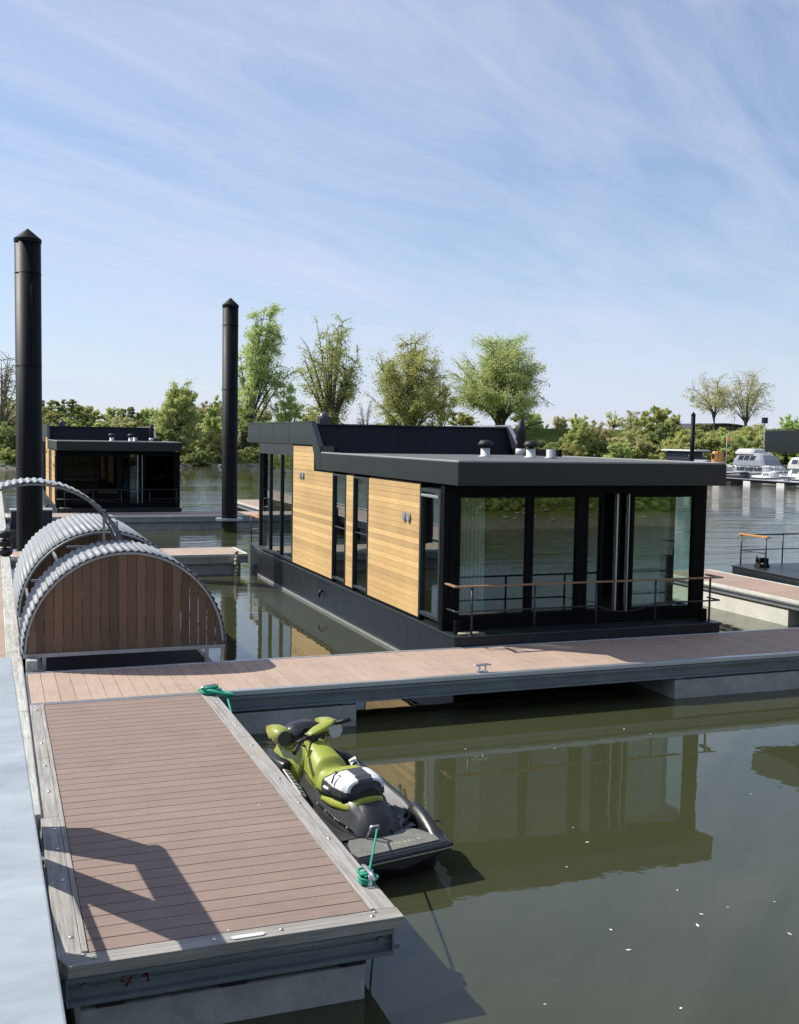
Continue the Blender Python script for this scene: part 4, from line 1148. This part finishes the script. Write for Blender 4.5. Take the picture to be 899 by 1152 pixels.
# number stroke and label on the near side panel, dark tail recess under the cushion
m = MB(); m.loft(seat_loft([(-.75, .13, .56, .685), (-.71, .20, .52, .735), (-.62, .235, .5, .74)], 6, 2.4)); m.build('tail_recess', 'ski_black', SK)
m = MB(); m.loft(seat_loft([(-.80, .15, .50, .585), (-.72, .235, .46, .60), (-.4, .28, .44, .57), (-.1, .25, .42, .5)], 10, 2.6)); m.build('seat_base', 'ski_green', SK)
m = MB()
for s in (-1, 1):
    m.tube([(s*.262, -.24, .600), (s*.270, -.38, .607)], .017, 6)
m.build('side_badge', 'ski_white', SK)
m = MB(); m.tube([(-.205, -.47, .806), (-.245, -.462, .775), (-.270, -.452, .695)], .009, 6); m.tube([(-.212, -.42, .802), (-.205, -.47, .806)], .008, 6)
m.build('seat_number', 'ski_black', SK)
# front body and hood
m = MB(); m.loft(seat_loft([(.50, .24, .36, .76), (.62, .32, .36, .83), (.85, .37, .40, .86), (1.1, .35, .44, .83), (1.35, .20, .48, .70), (1.52, .07, .5, .60)], 22, 2.4)); m.build('hood', 'ski_green_paint', SK)
m = MB(); m.loft(seat_loft([(.78, .18, .80, .92), (.90, .28, .80, 1.0), (1.05, .28, .80, .99), (1.25, .20, .74, .89), (1.42, .08, .68, .76)], 14, 2.2)); m.build('windscreen', 'ski_black', SK)
m = MB(); m.loft(seat_loft([(.70, .10, .76, .86), (.80, .15, .76, .90), (.90, .12, .76, .88)], 8, 2.2)); m.build('dashboard', 'ski_grey', SK)
for s in (-1, 1):
    m = MB(); m.loft([[(s*(.31+.085*math.cos(a)*q), y, .86+.075*math.sin(a)*q+.03) for a in [2*PI*j/14 for j in range(14)]] for y, q in ((.74, .5), (.78, 1.1), (.86, 1.4), (.98, 1.35), (1.14, .9), (1.30, .2))]); mp = m.build('mirror_pod', 'ski_green_paint', SK)
    m = MB(); m.tube([(s*.315, .748, .885), (s*.315, .732, .885)], .085, 16); m.build('mirror_glass', 'steel_bright' if s > 0 else 'ski_grey', mp)
    m = MB(); m.tube([(s*(.31+.118*math.cos(a)), .86+.10*abs(math.sin(a)), .885+.10*math.sin(a)) for a in [PI+.2+(PI-.4)*j/10 for j in range(11)]], .012, 6); m.build('trim_strip', 'ski_black', mp)
    m = MB(); m.tube([(s*.20, .92, .78), (s*.27, .94, .85)], [.05, .04], 8); m.build('bracket', 'ski_black', mp)
    # side fairing, footwell grille
    m = MB(); m.loft([[(s*(x+.03*math.sin(PI*u)), y, z) for x, z in ((.30, .42), (.40, .45), (.44, .53), (.38, .64), (.29, .66))] for u, y in ((0, .62), (.3, .8), (.7, 1.05), (1, 1.25))]); m.build('fairing', 'ski_black', SK, bevel=.02)
    ga, gb = Vector((s*.405, .50, .60)), Vector((s*.375, .08, .43))
    m = MB(); m.beam(ga, gb, .085, .016, up=(-s*.55, 0, 1)); g = m.build('foot_grille', 'ski_white', SK)
    m = MB()
    for k in range(7):
        c = ga+(gb-ga)*(.08+.14*k); e = (gb-ga).normalized()*.017
        m.beam(c-e, c+e, .06, .021, up=(-s*.55, 0, 1))
    m.build('slot', 'ski_black', g)
# steering
mrot = Matrix.Rotation(math.radians(17), 3, 'Z') @ Matrix.Rotation(math.radians(-14), 3, 'Y')
def hb(p): return tuple(Vector((0, .62, .90))+mrot @ Vector(p))
m = MB(); m.tube([(0, .78, .74), hb((0, 0, 0))], [.075, .06], 10); m.obox(hb((0, -.01, .02)), (.10, .07, .045), mrot); st_ = m.build('handlebar', 'ski_black', SK, bevel=.02)
m = MB(); m.tube([hb((-.40, -.14, .03)), hb((-.24, -.03, .03)), hb((0, .02, .02)), hb((.24, -.03, .03)), hb((.40, -.14, .03))], .017, 10); m.build('bar', 'ski_black', st_)
for s in (-1, 1):
    m = MB(); m.tube([hb((s*.29, -.065, .03)), hb((s*.43, -.16, .03))], [.024, .026], 10); m.tube([hb((s*.25, .0, .02)), hb((s*.36, .03, .01))], .009, 6); m.build('grip', 'rubber', st_)
m = MB(); m.loft([[hb((x, -.02+.07*q*math.sin(a), .055+.025*q*math.cos(a))) for a in [2*PI*j/10 for j in range(10)]] for x, q in ((-.10, .4), (-.05, 1.0), (.06, 1.4), (.18, 1.3), (.26, .8), (.30, .2))]); m.build('bar_pad', 'ski_green', st_)
for s in (-1, 1):
    m = MB(); m.tube([(s*.13, .60, .80), (s*.20, .75, .845), (s*.24, .95, .86), (s*.19, 1.2, .80), (s*.10, 1.42, .70)], .008, 6); m.build('seam', 'ski_black', SK)
    m = MB(); m.tube([(s*.365, .66, .60), (s*.378, .85, .62), (s*.355, 1.08, .62), (s*.26, 1.28, .60)], .010, 6); m.build('seam', 'ski_black', SK)
    m = MB(); m.tube([(s*.225, .52, .62), (s*.232, .30, .56), (s*.245, .08, .52), (s*.262, -.12, .52)], .008, 6); m.build('seam', 'ski_black', SK)
    for k in range(3): m = MB(); m.beam((s*(.445-.012*k), .74+.12*k, .50+.035*k), (s*(.425-.012*k), .82+.12*k, .555+.03*k), .05, .012); m.build('air_slot', 'vent_grey', SK)
    m = MB(); m.obox(hb((s*.235, -.035, .045)), (.035, .028, .022), mrot); m.build('switch_box', 'rubber', st_, bevel=.006)
    m = MB(); m.tube([hb((s*.235, -.01, .03)), hb((s*.15, .08, .0)), (s*.06, .80, .80)], .008, 6); m.build('cable', 'rubber', st_)
m = MB(); m.obox((0, .80, .905), (.07, .035, .028), Matrix.Rotation(.6, 3, 'X')); m.build('gauge', 'glass_far', SK, bevel=.008)
m = MB(); m.tube([(-.17, -1.05, .28), (-.15, -1.13, .43), (-.08, -1.13, .43), (-.06, -1.05, .28)], .014, 8); m.build('tow_hook', 'steel_bright', SK)

# ------------------------------------------------------------------ marina in the distance
t = thing('pontoon', 'long low marina pontoon with white floats under the distant boats', 'pontoon', (72.3, 85, 0))
m = MB(); m.box(71.6, 73, 62, 112, .42, .56); m.build('decking', 'vent_grey', t)
m = MB(); m.box(71.55, 71.598, 62, 112, .28, .55); m.build('side_beam', 'black_frame', t)
for yy in range(64, 112, 5):
    m = MB(); m.box(71.5, 73, yy, yy+1.1, -.4, .40); m.build('float', 'vent_white', t)
def cruiser(label, X, Ya, Yb, beam, fb, parts, hullm='white_hull'):
    """motor boat lying along y; bow towards Ya"""
    t = thing('motor_boat', label, 'boat', (X, (Ya+Yb)/2, 0), 'boats in the far marina')
    L = Yb-Ya; secs = []
    for i in range(13):
        u = i/12; y = Ya+u*L
        w_ = beam/2*min(1, (u/.38)**.6+.02); fl = fb*(1.28-.28*min(1, u/.5))
        secs.append([(X-w_, y, fl), (X-w_*.9, y, fl*.4), (X-w_*.7, y, -.2), (X, y, -.4+.3*(1-min(1, u/.2))), (X+w_*.7, y, -.2), (X+w_*.9, y, fl*.4), (X+w_, y, fl)])
    m = MB(); m.loft(secs); h = m.build('hull', hullm, t)
    m = MB(); m.tube([(s[0][0]-.02, s[0][1], s[0][2]-.06) for s in secs], .05, 6); m.build('rub_rail', 'navy' if hullm != 'navy' else 'vent_white', h)
    for nm, mt, ya, yb, w0, w1, z0, z1, rk in parts:
        # tapered superstructure block: bottom w0, top w1, raked ends
        a, b = Ya+ya*L, Ya+yb*L
        sec = []
        for q, (ww, z) in enumerate(((w0, z0), (w0*.98, z0+(z1-z0)*.45), (w1, z0+(z1-z0)*.85), (w1*.8, z1))):
            e = rk*q/3
            r_ = .25
            sec.append([(X-ww/2+r_, a+e, z), (X+ww/2-r_, a+e, z), (X+ww/2, a+e+r_, z), (X+ww/2, b-e*.5-r_, z), (X+ww/2-r_, b-e*.5, z), (X-ww/2+r_, b-e*.5, z), (X-ww/2, b-e*.5-r_, z), (X-ww/2, a+e+r_, z)])
        m = MB(); m.loft(sec, smooth=False); p = m.build(nm, mt, t, bevel=.05)
        if nm in ('cabin', 'wheelhouse', 'canopy'):
            for k in range(3):
                yy0 = a+rk+.3+(b-a-rk*1.5-.6)*k/3; yy1 = yy0+(b-a-rk*1.5-.6)/3-.18
                zc0, zc1 = z0+(z1-z0)*.42, z0+(z1-z0)*.8
                m = MB(); xw = X-(w0*.98+w1)/4-.01
                m.obox((xw-.03, (yy0+yy1)/2, (zc0+zc1)/2), (.03, (yy1-yy0)/2, (zc1-zc0)/2), Matrix.Rotation(math.atan2((w0*.98-w1)/2, (z1-z0)*.4), 3, 'Y')); m.build('window', 'glass_far', p)
    m = MB()
    for k in range(6):
        u = .03+.09*k; i = min(12, int(u*12)); s = secs[i]
        m.tube([(s[0][0]+.05, s[0][1], s[0][2]), (s[0][0]+.05, s[0][1], s[0][2]+.6)], .022, 5)
    m.tube([(secs[i][0][0]+.05, secs[i][0][1], secs[i][0][2]+.6) for i in range(0, 7)], .025, 5)
    m.build('pulpit', 'steel_bright', t)
    return t
cruiser('white cabin cruiser under a big grey canvas cover in the far marina', 76.0, 88.6, 96.4, 2.9, 1.1,
        [('cabin', 'canvas', .14, .98, 2.75, 2.5, 1.0, 1.9, 1.2), ('canopy', 'canvas', .30, .99, 2.55, 1.9, 1.85, 3.2, 1.3), ('canvas_cover', 'canvas_light', .56, .97, 2.2, 1.7, 3.05, 3.65, .5)])
cruiser('small white canvas covered boat at the right end of the far marina', 75.6, 80.3, 87.6, 2.7, .95,
        [('cabin', 'white_hull', .2, .96, 2.4, 2.0, .95, 1.8, .8), ('canopy', 'canvas_light', .35, .97, 2.3, 1.8, 1.75, 2.9, .7)])
cruiser('dark hulled boat with orange wheelhouse in the far marina', 74.3, 93.0, 102.5, 2.3, 1.0,
        [('cabin', 'white_hull', .3, .62, 1.7, 1.4, 1.0, 1.9, .5), ('wheelhouse', 'orange_wood', .48, .59, 1.3, 1.2, 1.9, 3.3, .15), ('canvas_cover', 'canvas', .64, .95, 1.8, 1.3, 1.0, 2.3, .4)], 'navy')
tb = cruiser('boat with dark framed canopy half hidden by the houseboat roof', 76.2, 101.5, 110.5, 2.6, 1.0,
        [('cabin', 'white_hull', .25, .9, 2.2, 1.9, 1.0, 2.2, .6), ('canopy', 'navy', .3, .9, 2.1, 1.8, 2.15, 3.2, .3), ('hardtop', 'canvas_light', .2, .95, 2.6, 2.4, 3.2, 3.38, .1)])
cruiser('small open white boat lying in front of the grey canvas cruiser', 74.15, 86.6, 91.2, 1.7, .75, [('cabin', 'canvas_light', .35, .8, 1.2, .9, .7, 1.35, .4)])
cruiser('small white boat with blue grey cover at the far end of the marina row', 74.2, 103.2, 108.5, 1.9, .85, [('canvas_cover', 'canvas', .25, .95, 1.6, 1.1, .8, 1.7, .5)])
cruiser('small white boat with pale cover nearest the right end of the marina', 74.15, 80.0, 85.2, 1.8, .8, [('canvas_cover', 'canvas_light', .3, .95, 1.5, 1.1, .75, 1.6, .5)])
for label, X, Y, top, fl in (('slim mast carrying a small red flag above the orange wheelhouse boat', 75.0, 97.5, 5.0, True), ('thin white mast behind the grey canvas cruiser', 77, 93.0, 5.2, False)):
    t = thing('boat_mast', label, 'mast', (X, Y, 0))
    MB().tube([(X, Y, .5), (X, Y, top)], [.05, .03], 8).build('pole', 'vent_white', t)
    m = MB()
    if fl: m.add([(X, Y, top-.1), (X, Y-.6, top-.2), (X, Y-.62, top-.6), (X, Y, top-.5)], [(0, 1, 2, 3)]); m.build('flag', 'flag_red', t, fix=False)
    else: m.tube([(X, Y-.5, top-.5), (X, Y+.5, top-.5)], .03, 6); m.build('crossbar', 'vent_white', t)
P_ = at(779, 500, 100)
t = thing('mooring_pile', 'thin distant dark pile rising behind the houseboat roof at the marina', 'pile', (P_.x, 100, 0), 'black steel mooring piles')
MB().lathe([(.24, -1), (.24, 7.2)], (P_.x, 100, 0), 16).build('shaft', 'pile_steel', t)
MB().lathe([(.26, 7.2), (.26, 7.3), (.02, 7.6), (0, 7.6)], (P_.x, 100, 0), 16).build('cap', 'pile_steel', t)
P_ = at(860.5, 473, 96)
t = thing('floodlight', 'small grey box lamp on a thin pole above the far marina', 'lamp', (P_.x, 96, .5))
MB().tube([(P_.x, 96, .5), (P_.x, 96, P_.z-.3)], .05, 8).build('pole', 'vent_grey', t)
m = MB(); m.box(P_.x-.28, P_.x+.28, 95.8, 96.2, P_.z-.32, P_.z+.32); m.build('lamp_head', 'anthracite', t, bevel=.04)
# barn roof behind the bushes
a = at(764, 484, 176); b = at(862, 480, 176)
t = thing('barn', 'low barn with dark curved roof behind the bushes on the right', 'barn', ((a.x+b.x)/2, 176, 1))
m = MB(); m.box(a.x+.4, b.x-.4, 176, 190, ground_z(a.x, 176)-1, 6.2); m.build('wall', 'barn_wall', t)
n = 16; pts = [(a.x+(b.x-a.x)*i/n, 6.2+1.9*math.sin(PI*i/n)**.8+.02) for i in range(n+1)]
m = MB(); m.prism(pts+[(p[0], p[1]-.25) for p in reversed(pts)], 'Y', 175.4, 190.5); m.build('roof', 'barn_roof', t)
m = MB(); m.prism([(p[0], p[1]-.27) for p in pts[1:-1]]+[(b.x-.5, 6.15), (a.x+.5, 6.15)], 'Y', 176.01, 176.2); m.build('gable', 'barn_roof', t)

# ------------------------------------------------------------------ trees
def leaf_mesh(name, centres, size, matname, parent, rs, droop=.0, asp=.6):
    n = len(centres)
    C = np.array(centres)
    d = rs.normal(size=(n, 3)); d[:, 2] -= droop; d /= np.linalg.norm(d, axis=1)[:, None]
    e = rs.normal(size=(n, 3)); e -= d*(e*d).sum(1)[:, None]; e /= np.linalg.norm(e, axis=1)[:, None]
    s = size*rs.uniform(.6, 1.35, n)[:, None]
    a = d*s; b = e*s*asp
    V = np.stack([C-a*.5, C+b*.5, C+a*.5, C-b*.5], 1).reshape(-1, 3)
    me = bpy.data.meshes.new(name)
    me.vertices.add(4*n); me.vertices.foreach_set('co', V.ravel())
    me.loops.add(4*n); me.loops.foreach_set('vertex_index', np.arange(4*n, dtype=np.int32))
    me.polygons.add(n); me.polygons.foreach_set('loop_start', np.arange(0, 4*n, 4, dtype=np.int32))
    me.update(calc_edges=True)
    me.materials.append(MATS[matname])
    o = bpy.data.objects.new(name, me)
    COL.objects.link(o)
    if parent: o.parent = parent
    return o
def bez(a, b, c, n):
    return [a*(1-u)**2+b*2*u*(1-u)+c*u*u for u in [i/n for i in range(n+1)]]
def make_tree(name, label, cat, loc, H, Rw, split=.2, limbs=10, subs=8, leaves=70, size=.3, leafm='leaf_willow', barkm='bark', seed=1, tr=.3, lean=(0, 0), shape='oval', spread=.8, group=None, low=.3, stems=1):
    """trunk, rising limbs, side branches; leaf clumps sit along the branches only, so the outline stays ragged"""
    rnd = random.Random(seed); rs = np.random.RandomState(seed)
    t = thing(name, label, cat, loc, group, local=True)
    prof = {'oval': lambda q: math.sin(PI*min(1, max(0, q))**.85)**.6, 'vase': lambda q: (.25+.9*q)*(1-max(0, q-.72)/.28*.75) if q < 1 else .2,
            'spire': lambda q: (1-q)**.55*.9+.12, 'dome': lambda q: max(.1, 1-q**2.4)**.6}[shape]
    ln = Vector((lean[0], lean[1], 0))
    m = MB()
    leafc = []
    for st in range(stems):
        so_ = Vector((rnd.uniform(-.5, .5), rnd.uniform(-.3, .3), 0))*(0 if stems == 1 else tr*5)
        sp_ = Vector((0, 0, H*split))+ln*H*split+so_*.9
        tp = bez(so_*.4, so_*.7+Vector((0, 0, H*split*.5)), sp_, 4)
        m.tube(tp, [tr*1.25, tr, tr*.9, tr*.82, tr*.75], 8)
        for i in range(max(2, limbs//stems)):
            q = rnd.uniform(low, 1.0) if i > 1 else rnd.uniform(.9, 1.0)
            az = 2*PI*(i*.382+rnd.uniform(-.1, .1))
            rad = Rw*prof((q-low*.6)/(1-low*.6))*(.3+.66*math.sqrt(rnd.random()))
            top = min(1, q*.93)
            end = Vector((rad*math.cos(az), rad*math.sin(az)*.9, H*top))+ln*H*q
            start = sp_ if rnd.random() < .6 else tp[2]+(sp_-tp[2])*rnd.random()
            mid = start*.5+end*.5+Vector((-.12*rad*math.cos(az), -.12*rad*math.sin(az), H*.05))
            L = bez(start, mid, end, 7)
            m.tube(L, [tr*.5*(1-u/7.6)**.9+.015 for u in range(8)], 6)
            lobe = rnd.uniform(.26, .46)*min(Rw*1.1, H*.40)*spread
            axis = Vector((math.cos(az), math.sin(az), 0))*.35
            for k in range(subs):
                u = rnd.uniform(.55, 1.0); p = L[min(7, int(u*7+.5))]
                off = Vector((rnd.gauss(0, 1), rnd.gauss(0, 1), rnd.gauss(.15, .8))).normalized()+axis
                e2 = p+off.normalized()*lobe*rnd.uniform(.6, 1.25)
                if e2.z > H*1.0: e2.z = H*rnd.uniform(.95, 1.0)
                B = bez(p, (p+e2)*.5+Vector((0, 0, .012*H)), e2, 4)
                m.tube(B, [tr*.13*(1-v/5)+.010 for v in range(5)], 4, cap=False)
                nl = int(leaves*1.5*rnd.uniform(.25, 1.7))
                sg = lobe*.15*rnd.uniform(.7, 1.5)
                for _ in range(nl):
                    v = rnd.uniform(.15, 1.1); bp = p+(e2-p)*v
                    leafc.append((bp.x+rnd.gauss(0, sg), bp.y+rnd.gauss(0, sg), bp.z+rnd.gauss(0, sg)))
    m.build('trunk', barkm, t, fix=False)
    leaf_mesh('crown', leafc, size*.74, leafm, t, rs)
    return t
def place(px, Y):
    p = at(px, 490, Y); return (p.x, Y, ground_z(p.x, Y)-.15)
def tree_px(px, ytop, halfw, Y, name, label, **kw):
    loc = place(px, Y)
    topz = at(px, ytop, Y).z
    H = topz-loc[2]; 
    depth = Vector((loc[0], Y, 0)).dot(fw)
    kw.setdefault('cat', 'tree')
    cat = kw.pop('cat')
    return make_tree(name, label, cat, loc, H, halfw/F*depth, **kw)

GT = 'trees on the far bank'
tree_px(277, 334, 44, 156, 'willow_tree', 'tall slender willow leaning right beside the far black pile', split=.10, limbs=30, subs=14, leaves=52, size=.34, seed=11, tr=.40, lean=(.13, 0), shape='spire', spread=.75, low=.15, group=GT, stems=2)
tree_px(372, 349, 52, 158, 'willow_tree', 'vase shaped open willow second from the far black pile', split=.14, limbs=30, subs=13, leaves=34, size=.33, seed=12, tr=.42, shape='vase', spread=.8, low=.30, group=GT)
tree_px(461, 374, 46, 160, 'willow_tree', 'dense yellow green willow with narrow top above the houseboat roof', split=.14, limbs=34, subs=14, leaves=62, size=.33, seed=23, tr=.38, leafm='leaf_lime', shape='oval', low=.34, spread=1.0, group=GT)
tree_px(495, 424, 24, 163, 'willow_tree', 'thin pale young willow between the two dense rounded willows', split=.15, limbs=12, subs=9, leaves=40, size=.32, seed=14, tr=.22, shape='oval', low=.2, group=GT)
tree_px(561, 374, 57, 158, 'willow_tree', 'broad rounded willow with several dark trunks above the houseboat roof', split=.14, limbs=46, subs=14, leaves=60, size=.33, seed=25, tr=.36, shape='oval', low=.34, spread=1.0, group=GT, stems=3)
tree_px(203, 426, 32, 156, 'willow_tree', 'round topped tree above the scrub right of the distant houseboat', split=.2, limbs=24, subs=12, leaves=90, size=.34, seed=16, tr=.35, shape='dome', low=.2, group=GT)
tree_px(326, 432, 24, 155, 'willow_tree', 'low pale bushy willow between the leaning and the vase shaped willow', split=.1, limbs=16, subs=10, leaves=60, size=.32, seed=17, tr=.2, shape='oval', low=.1, group=GT)
tree_px(240, 444, 16, 158, 'willow_tree', 'small rounded tree just left of the far black pile', split=.15, limbs=14, subs=10, leaves=80, size=.32, seed=18, tr=.2, shape='dome', low=.1, group=GT)
tree_px(2, 392, 44, 150, 'bare_tree', 'nearly leafless grey tree behind the left pile', split=.2, limbs=18, subs=13, leaves=5, size=.22, seed=19, tr=.26, leafm='leaf_pale', barkm='bark_pale', shape='dome', low=.3, group=GT)
tree_px(803, 419, 42, 142, 'poplar_tree', 'tall sparse tree with pale young leaves over the marina', split=.3, limbs=18, subs=13, leaves=20, size=.28, seed=20, tr=.13, leafm='leaf_pale', shape='dome', spread=1.0, low=.42, group=GT)
tree_px(838, 416, 44, 142, 'poplar_tree', 'sparse tree with spreading dark branches right of the other thin tree', split=.25, limbs=18, subs=13, leaves=18, size=.28, seed=31, tr=.15, leafm='leaf_pale', shape='dome', spread=1.0, low=.42, group=GT)
tree_px(739, 455, 40, 140, 'willow_shrub', 'wide yellow green willow bush above the right end of the houseboat roof', split=.06, limbs=34, subs=12, leaves=80, size=.28, seed=22, tr=.25, leafm='leaf_lime', shape='dome', low=.05, group=GT)
tree_px(652, 465, 25, 136, 'willow_shrub', 'weeping yellow green bush on the grassy slope above the roof vents', split=.06, limbs=24, subs=11, leaves=80, size=.26, seed=33, tr=.2, leafm='leaf_lime', shape='dome', low=.05, group=GT)
tree_px(690, 461, 17, 150, 'bare_tree', 'thin whitish half bare tree between the two yellow green bushes', split=.15, limbs=14, subs=10, leaves=20, size=.24, seed=24, tr=.16, leafm='leaf_pale', barkm='bark_pale', shape='dome', low=.2, group=GT)
tree_px(712, 460, 19, 175, 'bare_tree', 'brownish leafless tree behind the wide willow bush', split=.2, limbs=18, subs=11, leaves=45, size=.3, seed=35, tr=.25, leafm='leaf_brown', shape='dome', low=.2, group=GT)
tree_px(893, 466, 28, 145, 'willow_tree', 'bushy green tree above the grey roof at the right edge', split=.1, limbs=20, subs=11, leaves=70, size=.28, seed=26, tr=.25, shape='dome', low=.1, group=GT)
tree_px(602, 463, 15, 215, 'willow_tree', 'small distant round tree right of the broad willow', split=.15, limbs=16, subs=10, leaves=80, size=.36, seed=27, tr=.25, shape='dome', low=.1, group=GT)
tree_px(630, 467, 14, 215, 'willow_tree', 'olive brown distant tree on the horizon left of the weeping bush', split=.15, limbs=16, subs=10, leaves=80, size=.36, seed=28, tr=.25, leafm='leaf_brown', shape='dome', low=.1, group=GT)
tree_px(411, 448, 24, 170, 'bare_tree', 'leafless twiggy tree between the vase shaped and the dense willow', split=.1, limbs=16, subs=10, leaves=2, size=.2, seed=29, tr=.12, leafm='leaf_brown', barkm='bark_pale', shape='dome', low=.3, group=GT)

# scrub on the banks: a few kinds, each copy a shrub of its own
PROTO = []
for k, (lm, sh_, lv) in enumerate((('leaf_willow', 'dome', 60), ('leaf_dark', 'dome', 62), ('leaf_lime', 'oval', 60), ('leaf_brown', 'oval', 45), ('leaf_dark', 'oval', 60))):
    p = make_tree('shrub', 'leafy shrub in the scrub along the far bank', 'shrub', (0, 0, 0), 4.0, 2.6, split=.04, limbs=22, subs=10, leaves=lv, size=.23, leafm=lm, seed=50+k, tr=.09, shape=sh_, low=.04, group='shrubs of the far bank scrub')
    PROTO.append(p)
LBL = ['olive green leafy shrub in the scrub along the far bank', 'dark green dense shrub in the scrub along the far bank', 'bright yellow green shrub in the scrub along the far bank', 'brownish thin leaved shrub in the scrub along the far bank', 'dark green upright shrub in the scrub along the far bank']
used = set()
def shrub(k, x, y, s, sz=1.0):
    if k in used: o = copy_tree(PROTO[k])
    else: o = PROTO[k]; used.add(k)
    o.location = (x, y, ground_z(x, y)-.2); o.scale = (s*1.35, s*1.35, s*sz); o.rotation_euler = (0, 0, rnd.uniform(0, 6.28)); o['label'] = LBL[k]; o['group'] = LBL[k].split(' in ')[0]+'s of the far bank'
rnd = random.Random(77)
for row, (dy, s0, s1, stepx) in enumerate(((3.0, .40, .72, 1.9), (8, .70, 1.1, 2.3), (16, .8, 1.15, 2.8), (28, .8, 1.15, 2.8), (38, .8, 1.2, 3.0))):
    px = -14
    while px < 312:
        Y0_ = yshore(at(px, 490, 140).x)+dy+rnd.uniform(-2, 2)
        X = at(px, 490, Y0_).x
        k = rnd.choice((0, 1, 1, 2, 4)) if row < 2 else rnd.choice((0, 2, 3, 0, 4, 3, 2))
        shrub(k, X, Y0_, rnd.uniform(s0, s1), rnd.uniform(.8, 1.15))
        px += stepx*7.5*rnd.uniform(.7, 1.3)
SPOTS = [(440, 34, 0, 1.0), (520, 36, 2, .9), (350, 33, 2, 1.1), (330, 12, 1, 1.1), (590, 40, 0, .9), (625, 16, 1, .8), (675, 13, 1, 1.0), (700, 9, 0, .9), (770, 10, 2, 1.2), (715, 20, 3, 1.2),
         (760, 5, 2, 1.0), (785, 8, 2, 1.3), (805, 12, 2, 1.3), (825, 10, 0, 1.2), (845, 14, 2, 1.4), (862, 9, 2, 1.2), (878, 14, 0, 1.4), (895, 10, 2, 1.2), (905, 15, 4, 1.5), (815, 20, 2, 1.5), (850, 22, 2, 1.4), (790, 22, 4, 1.4), (750, 24, 4, 1.3), (668, 26, 3, 1.1), (610, 24, 1, .6), (780, 4, 1, .8), (640, 6, 2, .8)]
for i in range(26):
    SPOTS.append((760+5.8*i+rnd.uniform(-2, 2), rnd.uniform(3, 20), rnd.choice((0, 2, 2, 2, 1)), rnd.uniform(.7, 1.25)))
for px, dY, k, s in SPOTS:
    # walk out along the sight line until the wanted distance behind the shore is met
    Yg = 60.
    while inland(at(px, 490, Yg).x, Yg) < dY*.85 and Yg < 240: Yg += .5
    shrub(k, at(px, 490, Yg).x, Yg, s, rnd.uniform(.85, 1.1))
t = thing('tree_stump', 'dark dead ivy covered stump in the scrub just right of the left pile', 'stump', place(54, 131), local=True)
m = MB(); m.tube([(0, 0, -.3), (.1, 0, 1.5), (-.2, .1, 3.2), (.3, 0, 4.6), (-.1, 0, 5.4)], [.9, .7, .75, .5, .2], 9); m.tube([(.1, 0, 2.5), (1.1, 0, 3.6), (1.5, .1, 4.3)], [.4, .3, .1], 7)
m.build('trunk', 'bark', t, fix=False)
rs = np.random.RandomState(5)
leaf_mesh('ivy', [(rs.normal(0, .75), rs.normal(0, .6), abs(rs.normal(3.2, 1.5))) for _ in range(700)], .28, 'leaf_dark', t, rs)

# low growth covering the banks and stones at the water's edge
rs = np.random.RandomState(9); C = []
while len(C) < 60000:
    x = rs.uniform(-45, 135); y = yshore(x)+abs(rs.normal(0, 16))+.8
    if rs.rand() < .12: x = rs.uniform(-20, 40); y = -13-abs(rs.normal(0, 6))
    d = inland(x, y)
    if d < .9: continue
    C.append((x, y, ground_z(x, y)+abs(rs.normal(0, .22))))
kind(leaf_mesh('grass', C, .42, 'leaf_ground', None, rs, asp=.45), 'stuff')
m = MB()
for i in range(500):
    x = rs.uniform(-45, 130) if i % 5 else rs.uniform(-15, 40)
    y = yshore(x)+rs.uniform(-.6, 1.6) if i % 5 else -12.2-rs.uniform(-.5, 1.2)
    s = rs.uniform(.15, .42) if i % 5 else rs.uniform(.05, .17); z = ground_z(x, y)
    m.lathe([(s*.5, -s*.4), (s, 0), (s*.8, s*.4), (s*.2, s*.6)], (x, y, max(z, -.1)), 6, smooth=False)
kind(m.build('rubble', 'stone', fix=False), 'stuff')
